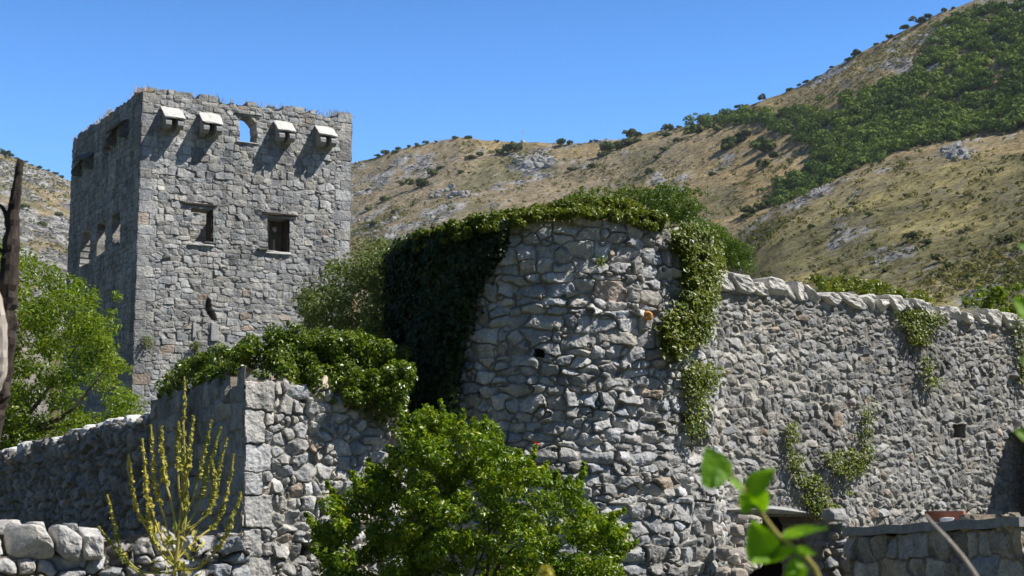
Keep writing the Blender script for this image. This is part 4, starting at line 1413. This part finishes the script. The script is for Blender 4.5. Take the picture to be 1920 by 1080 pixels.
LT = [(-200, 470), (-60, 455), (0, 468), (40, 470), (85, 490), (120, 510), (150, 545), (185, 560), (205, 600), (200, 640), (225, 700), (245, 740), (250, 770), (230, 800), (150, 830), (60, 860), (0, 875), (-200, 900)]
b0 = at_y(30, 900, 42); b0[2] = 3.4
plant("leafy_tree", "bright green loose leafy tree between the dark wall and the square tower", "tree", LT, 42, 4.5, 320, 30, 175, 0.105, M_LTREE, 52, b0, 0.45, 0.6,
      [(218, 555, 12, 41, 60), (210, 590, 14, 41, 70), (235, 690, 14, 41, 70), (60, 478, 16, 42, 70), (25, 470, 14, 42, 70), (150, 530, 14, 42, 70)], 10, 0.16)

OL = [(575, 560), (600, 520), (640, 490), (690, 468), (740, 460), (790, 470), (790, 640), (700, 640), (640, 640), (600, 625), (580, 600)]
b0 = at_y(690, 700, 33); b0[2] = 1.0
plant("grey_shrub", "grey green airy shrub between the square tower and the dark ivy", "shrub", OL, 33, 2.0, 230, 26, 95, 0.085, M_OLIVE, 53, b0, 0.4, 0.3, [(575, 550, 14, 33, 40), (565, 585, 10, 33, 25), (620, 500, 14, 33, 40)] + [(x_, y_, 17, 23.2, 95) for x_, y_ in ((736, 500), (728, 530), (738, 560), (728, 590), (736, 620), (722, 640), (750, 480), (732, 545), (712, 610), (708, 560), (718, 500), (700, 530), (696, 590), (705, 635), (690, 620))], 9, 0.06)

AI = [(286, 740), (320, 705), (370, 677), (425, 655), (475, 636), (515, 622), (560, 618), (610, 632), (660, 628), (715, 640), (752, 662), (772, 690), (770, 730), (758, 765), (735, 772), (700, 755), (640, 738),
      (600, 725), (560, 710), (520, 695), (470, 690), (430, 705), (380, 725), (340, 738), (300, 745)]
rng = np.random.default_rng(54)
ai_t = thing("roof_ivy", "thick green ivy mat sprawling over the low ruined building", "ivy", AP0)
V1, F1 = foliage_from_poly(rng, AI, lambda x, y: np.interp(x, [290, 458, 780], [24.4, 20.9, 21.5]) + (0.6 if y < 690 else 0.22), 0.8, 290, 19, 200, 0.050, 0.6, 0.8,
                           [(x_, y_, 8, 21.0 + (x_ - 560) * 0.003, 34) for x_, y_ in ((600, 742), (622, 752), (648, 756), (668, 766), (690, 772), (706, 782), (722, 790), (742, 792), (756, 796), (765, 782), (735, 806), (560, 722), (585, 730), (480, 700), (500, 703), (540, 712))] + [(455, 655, 14, 21.3, 50), (395, 672, 12, 22.5, 40), (525, 622, 13, 21.4, 45), (560, 612, 12, 21.6, 40), (690, 740, 16, 21.3, 70), (745, 745, 18, 21.5, 90), (765, 690, 16, 21.6, 70), (540, 605, 6, 21.5, 14), (310, 735, 12, 24.4, 40),
                            (720, 760, 12, 21.3, 40)])
obj("foliage", V1, F1, M_IVY, ai_t)

# ivy hanging down the shaded flank of the bastion, shade put into its leaf colour
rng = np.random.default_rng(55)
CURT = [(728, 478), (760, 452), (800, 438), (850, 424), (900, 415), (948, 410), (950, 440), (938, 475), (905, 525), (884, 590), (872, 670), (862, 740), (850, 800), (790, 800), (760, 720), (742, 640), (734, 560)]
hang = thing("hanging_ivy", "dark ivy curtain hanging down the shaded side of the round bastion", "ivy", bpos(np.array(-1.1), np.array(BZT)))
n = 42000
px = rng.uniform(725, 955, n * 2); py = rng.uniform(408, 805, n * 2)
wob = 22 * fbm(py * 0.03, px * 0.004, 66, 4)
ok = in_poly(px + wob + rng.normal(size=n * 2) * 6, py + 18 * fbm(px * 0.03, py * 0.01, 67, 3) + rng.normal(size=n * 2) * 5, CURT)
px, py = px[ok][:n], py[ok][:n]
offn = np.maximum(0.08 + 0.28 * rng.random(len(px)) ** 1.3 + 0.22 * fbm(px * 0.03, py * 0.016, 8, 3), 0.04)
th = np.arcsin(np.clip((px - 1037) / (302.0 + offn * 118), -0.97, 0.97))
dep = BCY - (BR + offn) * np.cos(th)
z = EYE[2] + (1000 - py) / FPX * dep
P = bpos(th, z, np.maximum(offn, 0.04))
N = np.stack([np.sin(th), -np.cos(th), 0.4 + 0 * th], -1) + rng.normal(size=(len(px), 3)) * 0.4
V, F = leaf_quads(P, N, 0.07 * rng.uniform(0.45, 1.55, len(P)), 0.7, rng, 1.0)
obj("foliage", V, F, M_IVYSHADE, hang)

# ivy along the rim
rng = np.random.default_rng(56)
RIM = [(728, 474), (765, 448), (815, 426), (875, 410), (940, 400), (1000, 391), (1060, 380), (1120, 374), (1180, 380), (1235, 405), (1262, 428), (1245, 432), (1200, 420), (1140, 411), (1080, 408), (1000, 413), (950, 424), (890, 436), (830, 458), (775, 488), (738, 505)]
rim = thing("rim_ivy", "bright green ivy fringe along the rounded top of the bastion", "ivy", (BCX, BCY - BR, BZT))
yf = lambda x, y: BCY - BR * math.sqrt(max(0.0, 1 - ((x - 1037) / 310.0) ** 2)) + 0.25
V, F = foliage_from_poly(rng, RIM, lambda x, y: yf(x, y) + (0.15 if y < 395 else -0.32) - (0.25 if x < 930 else 0), 0.4, 450, 10, 85, 0.046, 0.65, 0.4)
obj("foliage", V, F, M_IVYY, rim)

# shrub growing on top of the bastion
SH = [(1055, 385), (1090, 362), (1140, 358), (1190, 362), (1230, 355), (1265, 350), (1300, 368), (1325, 395), (1330, 430), (1310, 440), (1270, 420), (1230, 410), (1160, 392), (1090, 392)]
b0 = np.array([BCX + 0.8, BCY + 0.6, BZT - 0.2])
rng = np.random.default_rng(6)
ex = [(x + rng.normal() * 4, y, 7, 24.6 + rng.uniform(-.5, .8), 16) for x in np.linspace(1050, 1320, 46) for y in [352 + abs(rng.normal()) * 12 + max(0, (1090 - x) * 0.5)]]
plant("bastion_shrub", "dark feathery shrub rooted in the top of the round bastion", "shrub", SH, 24.9, 1.2, 100, 18, 70, 0.06, M_SHRUB, 57, b0, 0.32, 0.1, ex, 9, 0.035)
SB = [(1300, 430), (1335, 425), (1365, 440), (1395, 470), (1415, 495), (1405, 505), (1370, 495), (1335, 485), (1310, 470)]
b0 = at_y(1350, 600, 26.2); b0[2] = 0.5
plant("wall_shrub", "dark green shrub showing behind the start of the coped wall", "shrub", SB, 26.2, 0.8, 70, 16, 70, 0.06, M_SHRUB, 58, b0, 0.35, 0.2, [(1418, 503, 7, 26.2, 12), (1400, 478, 8, 26.2, 16)], 6, 0.04)

# ivy strip down the joint of bastion and curtain wall
rng = np.random.default_rng(59)
strip = thing("creeper", "long green creeper down the joint of bastion and coped wall", "creeper", bpos(np.array(1.0), np.array(BZT)))
ST = [[(1243, 428), (1262, 420), (1300, 432), (1335, 470), (1340, 505), (1322, 545), (1312, 600), (1306, 640), (1268, 648), (1248, 678), (1226, 668), (1218, 620), (1236, 592), (1262, 570), (1268, 510), (1250, 460)],
      [(1262, 690), (1290, 684), (1332, 696), (1328, 720), (1305, 745), (1296, 790), (1280, 832), (1266, 815), (1272, 760)]]
Pa, Na = [], []
for poly, nn in zip(ST, (17000, 6000)):
    px = rng.uniform(1205, 1345, nn * 3); py = rng.uniform(415, 840, nn * 3)
    ok = in_poly(px + rng.normal(size=nn * 3) * 6, py + rng.normal(size=nn * 3) * 6, poly)
    ok &= fbm(px * 0.035, py * 0.035, 17, 3) > -0.2
    px, py = px[ok][:nn], py[ok][:nn]
    th = np.arcsin(np.clip((px - 1037) / 318.0, -0.97, 0.97))
    dep = BCY - BR * np.cos(th)
    z = EYE[2] + (1000 - py) / FPX * dep
    off = 0.07 + 0.22 * rng.random(len(px)) ** 1.5 + 0.15 * np.maximum(fbm(px * 0.03, py * 0.03, 18, 2), 0)
    Pa.append(bpos(th, z, off)); Na.append(np.stack([np.sin(th), -np.cos(th), 0.5 + 0 * th], -1) + rng.normal(size=(len(px), 3)) * 0.5)
P = np.concatenate(Pa); N = np.concatenate(Na)
V, F = leaf_quads(P, N, 0.052 * rng.uniform(0.45, 1.55, len(P)), 0.65, rng, 0.8)
obj("foliage", V, F, M_IVYY, strip)
# a sprig on the bastion face
uu_, zz_ = b_uz(1122, 492)
C = bpos(np.array(uu_ / BR), np.array(zz_), 0.12)
Ps, Ns = clump_points(rng, C, 0.09, 40, 1.0, 0.1)
V, F = leaf_quads(Ps, Ns, 0.06, 0.6, rng, 0.5); o = obj("wall_sprig", V, F, M_IVYY, origin=C)
tag(o, "small green sprig growing from the middle of the bastion face", "plant")


def wall_creeper(label, polys, n, seed, mat, stems):
    rng = np.random.default_rng(seed)
    Pa, Na = [], []
    for poly, nn in zip(polys, n):
        xs = [p[0] for p in poly]; ys = [p[1] for p in poly]
        px = rng.uniform(min(xs), max(xs), nn * 4); py = rng.uniform(min(ys), max(ys), nn * 4)
        ok = in_poly(px + rng.normal(size=nn * 4) * 4, py + rng.normal(size=nn * 4) * 4, poly)
        ok &= fbm(px * 0.06, py * 0.05, seed, 3) > -0.10
        for x, y in list(zip(px[ok], py[ok]))[:nn]:
            u, z = on_wall(x, y, CP0, dC)
            Pa.append(np.array([CP0[0], CP0[1], 0]) + dC * u + np.array([0, 0, z]) + nC * (0.07 + 0.12 * rng.random() ** 1.5))
    P = np.array(Pa)
    N = nC + np.array([0, 0, 0.5]) + rng.normal(size=P.shape) * 0.5
    c = P[0]
    t = thing("creeper", label, "creeper", c)
    V, F = leaf_quads(P, N, 0.050 * rng.uniform(0.45, 1.55, len(P)), 0.65, rng, 0.9)
    obj("foliage", V, F, mat, t)
    ps = []
    for st in stems:
        pts = []
        for x, y in st:
            u, z = on_wall(x, y, CP0, dC)
            pts.append(np.array([CP0[0], CP0[1], 0]) + dC * u + np.array([0, 0, z]) + nC * 0.085)
        ps.append(tube(curve(pts, 14), np.linspace(0.008, 0.004, 14), 6))
    V, F = join(ps); obj("stem", V, F, M_BRANCH, t)


wall_creeper("creeper spreading below the coping high on the long rubble wall",
             [[(1668, 585), (1700, 582), (1760, 595), (1765, 612), (1738, 630), (1735, 660), (1750, 720), (1735, 732), (1722, 700), (1722, 655), (1695, 640)]], [1500], 61, M_IVYY,
             [[(1735, 730), (1730, 660), (1720, 600)], [(1730, 660), (1700, 610), (1680, 590)]])
wall_creeper("yellow green creeper climbing in two arms low on the long rubble wall",
             [[(1464, 800), (1480, 790), (1488, 830), (1490, 870), (1508, 905), (1530, 960), (1512, 965), (1490, 915), (1470, 870)],
              [(1532, 850), (1560, 845), (1600, 840), (1612, 800), (1608, 770), (1622, 745), (1632, 760), (1622, 820), (1628, 870), (1600, 890), (1570, 905), (1540, 880)],
              [(1505, 890), (1520, 885), (1545, 930), (1570, 920), (1590, 925), (1560, 950), (1550, 975), (1515, 975), (1525, 940)]], [700, 1100, 700], 62, M_IVYY,
             [[(1525, 975), (1500, 905), (1475, 800)], [(1530, 975), (1560, 890), (1612, 830), (1622, 750)], [(1540, 975), (1530, 920), (1512, 890)]])
wall_creeper("creeper trailing at the far right end of the coped wall",
             [[(1885, 590), (1910, 600), (1925, 650), (1930, 700), (1905, 720), (1900, 660), (1890, 620)]], [500], 63, M_IVYY, [[(1915, 720), (1905, 650), (1895, 600)]])

# green tops behind the coped wall
for k, (poly, Y, lab, mt) in enumerate([([(1525, 522), (1570, 516), (1620, 528), (1680, 536), (1735, 548), (1745, 575), (1680, 572), (1600, 556), (1540, 545)], (lambda x, y: float(np.interp(x, [1525, 1745], [27.0, 28.9]))), "strip of bright bramble showing along the top of the coped wall", M_IVYY),
                                        ([(1800, 560), (1840, 545), (1900, 535), (2000, 530), (2000, 640), (1900, 620), (1820, 580)], 38.0, "light green bushy treetop behind the right end of the coped wall", M_LTREE)]):
    Yb = Y if not callable(Y) else 28.2
    b0 = at_y(sum(p[0] for p in poly) / len(poly), 700, Yb); b0[2] = float(ground_z(0, Yb))
    plant("bramble" if k == 0 else "leafy_tree", lab, "bramble" if k == 0 else "tree", poly, Y, 1.0, 75, 13, 60, 0.06 if k == 0 else 0.09, mt, 64 + k, b0, 0.55, 0.3, (), 0 if k == 0 else 6, 0.04)

# weeds on the square tower's foot
for px, py, r, lab in ((275, 640, 14, "weed tuft growing from the foot of the square tower by its corner"), (365, 650, 10, "low weed tuft below the blocked doorway of the square tower")):
    u, z = on_wall(px, py, TP0, dF)
    C = np.array([TP0[0], TP0[1], 0]) + dF * u + np.array([0, 0, z]) + nF * 0.15
    Ps, Ns = clump_points(rng, C, r * 55 / FPX, 160, 1.0, 0.1)
    V, F = leaf_quads(Ps, Ns, 0.09, 0.4, rng, -0.5); o = obj("weed_tuft", V, F, M_OLIVE, origin=C); tag(o, lab, "weed")

# ------------------------------------------------------------------ dead tree, left edge
dead = thing("dead_tree", "dead leaning tree trunk with dark bark at the left edge", "dead tree", at_y(-10, 1000, 9.0) * [1, 1, 0])
tp_ = [at_y(x, y, 9.0) for x, y in ((-60, 1200), (-45, 950), (-22, 800), (-5, 730), (8, 640), (16, 560), (20, 480), (28, 400), (36, 345), (43, 297))]
rd = np.interp(np.linspace(0, 1, 60), [0, .45, .6, .72, .85, 1], np.array([30, 22, 17, 14, 9.5, 6.5]) * 9 / FPX)
pth = curve(tp_, 60)
rng = np.random.default_rng(71)
pth = pth + np.cumsum(rng.normal(size=pth.shape) * 0.0018, 0)
V, F = tube(pth, rd * (1 + 0.08 * rng.normal(size=60)), 14, 3, 0.10); obj("trunk", V, F, M_BARK, dead)
for pts, r in (([(14, 425), (12, 405), (4, 388), (-12, 380)], 5.5), ([(14, 480), (2, 470), (-20, 462)], 6.0)):
    c_ = curve([at_y(x, y, 9.0) for x, y in pts], 12)
    V, F = tube(c_, np.linspace(r, r * 0.5, 12) * 9 / FPX, 8, 4, 0.1); obj("branch", V, F, M_BARK, dead)
c_ = curve([at_y(x, y, 8.93) for x, y in ((-14, 530), (-4, 590), (2, 650), (0, 700), (-10, 740))], 16)
V, F = tube(c_, np.array([6, 10, 13, 14, 14, 14, 13, 13, 12, 12, 12, 12, 11, 10, 8, 5]) * 9 / FPX, 10, 5, 0.12); obj("bare_wood", V, F, M_BAREWOOD, dead)

# ------------------------------------------------------------------ mullein in front of the field wall
rng = np.random.default_rng(81)
MY = 12.6
mull = thing("mullein_plant", "tall yellow green mullein with many upright flower spikes", "plant", at_y(322, 1200, MY) * [1, 1, 0] + [0, 0, 0.0])
main = [(318, 1250), (322, 1100), (330, 1040), (338, 960), (345, 900), (344, 820), (345, 760), (343, 706)]
spk = [main,
       [(326, 1065), (345, 1000), (352, 940), (350, 880), (348, 850)],
       [(328, 1040), (312, 985), (296, 930), (288, 870), (283, 800)],
       [(326, 1050), (300, 1000), (280, 940), (270, 880), (266, 822)],
       [(330, 1010), (322, 950), (306, 890), (302, 840), (304, 798)],
       [(325, 1060), (290, 1010), (262, 960), (250, 900), (244, 848)],
       [(322, 1075), (270, 1075), (232, 1040), (215, 980), (204, 928)],
       [(345, 970), (336, 900), (336, 830), (336, 790)],
       [(340, 990), (360, 940), (376, 890), (388, 840), (399, 789)],
       [(338, 1000), (365, 960), (384, 910), (396, 850), (411, 792)],
       [(334, 1020), (362, 990), (395, 950), (412, 890), (428, 818)],
       [(330, 1050), (370, 1010), (405, 980), (425, 930), (440, 848)],
       [(328, 1070), (375, 1060), (420, 1010), (440, 960), (455, 920)],
       [(344, 930), (352, 890), (358, 840), (366, 780)],
       [(326, 1060), (300, 1030), (282, 980), (278, 930)],
       [(340, 1000), (390, 960), (398, 900), (396, 870)],
       [(322, 1095), (268, 1078), (232, 1050), (205, 1015), (185, 985)]]
stemparts = []
budP, budN = [], []
for k, pts in enumerate(spk):
    dy = rng.normal() * 0.10 if k else 0
    pts3 = [at_y(x, y, MY + dy * min(1, i / 2)) for i, (x, y) in enumerate(pts)]
    c_ = curve(pts3, 26) + np.cumsum(rng.normal(size=(26, 3)) * 0.0022, 0)
    r0 = 4.4 if k == 0 else 2.0
    Vs_, Fs_ = tube(c_, np.linspace(r0, 1.5, 26) * MY / FPX, 8)
    if k == 0: obj("stem", Vs_, Fs_, M_STEM, mull)
    # the spike: small bud clusters wound round the upper stem
    frac = 0.42 if k else 0.5
    parts_b = [(Vs_, Fs_)] if k else []
    nb = int(40 + 12 * rng.random())
    nb = int(nb * 2.6)
    fs = frac + (1 - frac) * np.sort(rng.random(nb))
    pos = np.stack([np.interp(fs * 25, np.arange(26), c_[:, a_]) for a_ in range(3)], -1)
    an = rng.uniform(0, 6.28, nb)
    rr_ = (5.0 * (1 - 0.55 * (fs - frac) / (1 - frac)) * rng.uniform(0.3, 1.2, nb)) * MY / FPX
    pos = pos + np.stack([np.cos(an) * rr_, np.sin(an) * rr_, 0 * an], -1)
    Nb = np.stack([np.cos(an), np.sin(an), 0.5 + 0 * an], -1) + rng.normal(size=(nb, 3)) * 0.4
    parts_b.append(leaf_quads(pos, Nb, 0.047 * rng.uniform(0.5, 1.25, nb) * (1.15 - 0.6 * (fs - frac) / (1 - frac)), 0.6, rng, -0.9, 0.2))
    V, F = join(parts_b)
    obj("flower_spike", V, F, M_MULL, mull)
pos = []
for px, py in rng.uniform((285, 985), (380, 1090), (60, 2)): pos.append(at_y(px, py, MY + rng.normal() * 0.08))
pos = np.array(pos)
V, F = leaf_quads(pos, rng.normal(size=pos.shape) + np.array([0, -0.6, 0.5]), 0.10 * rng.uniform(0.5, 1.3, len(pos)), 0.35, rng, -0.6, 0.15)
obj("foliage", V, F, M_MULL, mull)

# ------------------------------------------------------------------ out-of-focus twig in the foreground
def big_leaf(base, tip, width, normal, cup=0.12):
    base = np.asarray(base); tip = np.asarray(tip)
    L = np.linalg.norm(tip - base); t = (tip - base) / L
    n_ = unit(normal - t * np.dot(normal, t)); b = np.cross(n_, t)
    ns, nw = 12, 6
    V = []
    for i in range(ns + 1):
        s = i / ns
        w = width * (math.sin(math.pi * min(1, s ** 0.62)) ** 0.85) * (1 + 0.05 * math.sin(s * 40)) if 0 < s < 1 else 0.0
        for j in range(nw + 1):
            q = (j / nw - 0.5) * 2
            V.append(base + t * L * s + b * w * 0.5 * q + n_ * (cup * L * (q * q * 0.35 - (s - 0.5) ** 2 * 0.8)))
    idx = np.arange((ns + 1) * (nw + 1)).reshape(ns + 1, nw + 1)
    return np.array(V), np.stack([idx[:-1, :-1], idx[:-1, 1:], idx[1:, 1:], idx[1:, :-1]], -1).reshape(-1, 4)


FY = 3.0
twig = thing("leafy_twig", "out of focus fresh green twig close to the camera at lower right", "twig", at_y(1500, 1150, FY))
c_ = curve([at_y(x, y, FY + dz) for x, y, dz in ((1560, 1200, 0), (1530, 1070, 0), (1465, 1010, 0), (1440, 980, 0), (1412, 940, 0), (1385, 905, 0.02), (1358, 880, 0.03))], 24)
V, F = tube(c_, np.linspace(5.5, 2.5, 24) * FY / FPX, 8); obj("stem", V, F, M_STEM, twig)
for bx, by, tx, ty, w, nrm in ((1352, 912, 1322, 838, 66, (0.3, -1, 0.5)), (1400, 925, 1455, 880, 46, (0.5, -0.7, 0.9)), (1412, 955, 1385, 925, 34, (-0.2, -1, 0.3)), (1412, 955, 1440, 920, 34, (0.3, -1, 0.3)),
                               (1440, 1055, 1408, 975, 56, (-0.1, -1, 0.4)), (1466, 1005, 1552, 990, 34, (0.1, -0.6, 1.0)), (1432, 1046, 1500, 1030, 34, (0.1, -0.8, 0.9)),
                               (1470, 1110, 1515, 1065, 36, (0.2, -0.8, 0.7)), (1358, 880, 1340, 915, 20, (0.2, -1, 0.2)), (1372, 895, 1392, 925, 18, (0.4, -0.8, 0.4)), (1450, 1040, 1408, 1058, 26, (-0.2, -0.8, 0.7)), (1490, 1030, 1530, 1040, 20, (0.2, -0.9, 0.4)), (1505, 1050, 1470, 1078, 24, (0.1, -0.9, 0.5))):
    V, F = big_leaf(at_y(bx, by, FY), at_y(tx, ty, FY - 0.02), 1.2 * w * FY / FPX, np.array(nrm))
    obj("leaf", V, F, M_FRESH, twig, smooth=True)
# second twig at the right edge
tw2 = thing("leafy_twig", "out of focus green leaves poking in at the right edge of the picture", "twig", at_y(1960, 800, FY))
c_ = curve([at_y(x, y, FY) for x, y in ((1990, 1000), (1960, 800), (1950, 620), (1945, 440))], 16)
V, F = tube(c_, np.linspace(5, 2.5, 16) * FY / FPX, 8); obj("stem", V, F, M_STEM, tw2)
for bx, by, tx, ty, w, nrm in ((1950, 475, 1908, 458, 32, (0, -1, 0.4)), (1952, 600, 1898, 560, 50, (0, -1, 0.3)), (1955, 700, 1912, 672, 30, (0, -1, 0.5)), (1958, 825, 1900, 808, 42, (0, -1, 0.4))):
    V, F = big_leaf(at_y(bx, by, FY), at_y(tx, ty, FY), w * FY / FPX, np.array(nrm)); obj("leaf", V, F, M_FRESH, tw2, smooth=True)
# dry bare twig
c_ = curve([at_y(x, y, 4.2) for x, y in ((1860, 1130), (1820, 1065), (1785, 1020), (1752, 985), (1735, 965))], 14)
V, F = tube(c_, np.linspace(5, 2.2, 14) * 4.2 / FPX, 8)
o = obj("dry_twig", V, F, M_BAREWOOD, origin=at_y(1860, 1130, 4.2)); tag(o, "thin bare brown twig crossing the shaded parapet wall, out of focus", "twig")
# yellow green shoot tip at the bottom edge
C = at_y(1022, 1078, 4.0)
Ps, Ns = clump_points(np.random.default_rng(4), C, 0.02, 60, 1.2, 0.1)
V, F = leaf_quads(Ps, Ns, 0.018, 0.6, np.random.default_rng(5)); t = thing("shoot_tip", "blurred yellow green shoot tip at the bottom edge", "shoot", C - [0, 0, 0.4])
obj("leaf", V, F, M_MULL, t)
V, F = tube(curve([C - [0.02, 0, 0.45], C - [0, 0, 0.2], C], 8), 0.005, 6); obj("stem", V, F, M_STEM, t)

# ------------------------------------------------------------------ thin summer haze
hv = np.array([[-3100, -1600, -40], [3100, -1600, -40], [3100, 3100, -40], [-3100, 3100, -40], [-3100, -1600, 420], [3100, -1600, 420], [3100, 3100, 420], [-3100, 3100, 420]], float)
hm, hnt, hb = nmat("haze")
hnt.nodes.remove(hb)
pv = node(hnt, "ShaderNodeVolumePrincipled")
pv.inputs["Color"].default_value = (0.80, 0.88, 1.0, 1)
pv.inputs["Density"].default_value = 0.00006
hnt.links.new(pv.outputs[0], hnt.nodes["Material Output"].inputs["Volume"])
o = obj("haze", hv, BOXF, hm)
tag(o, "thin pale summer haze over the valley", "haze", kind="stuff")
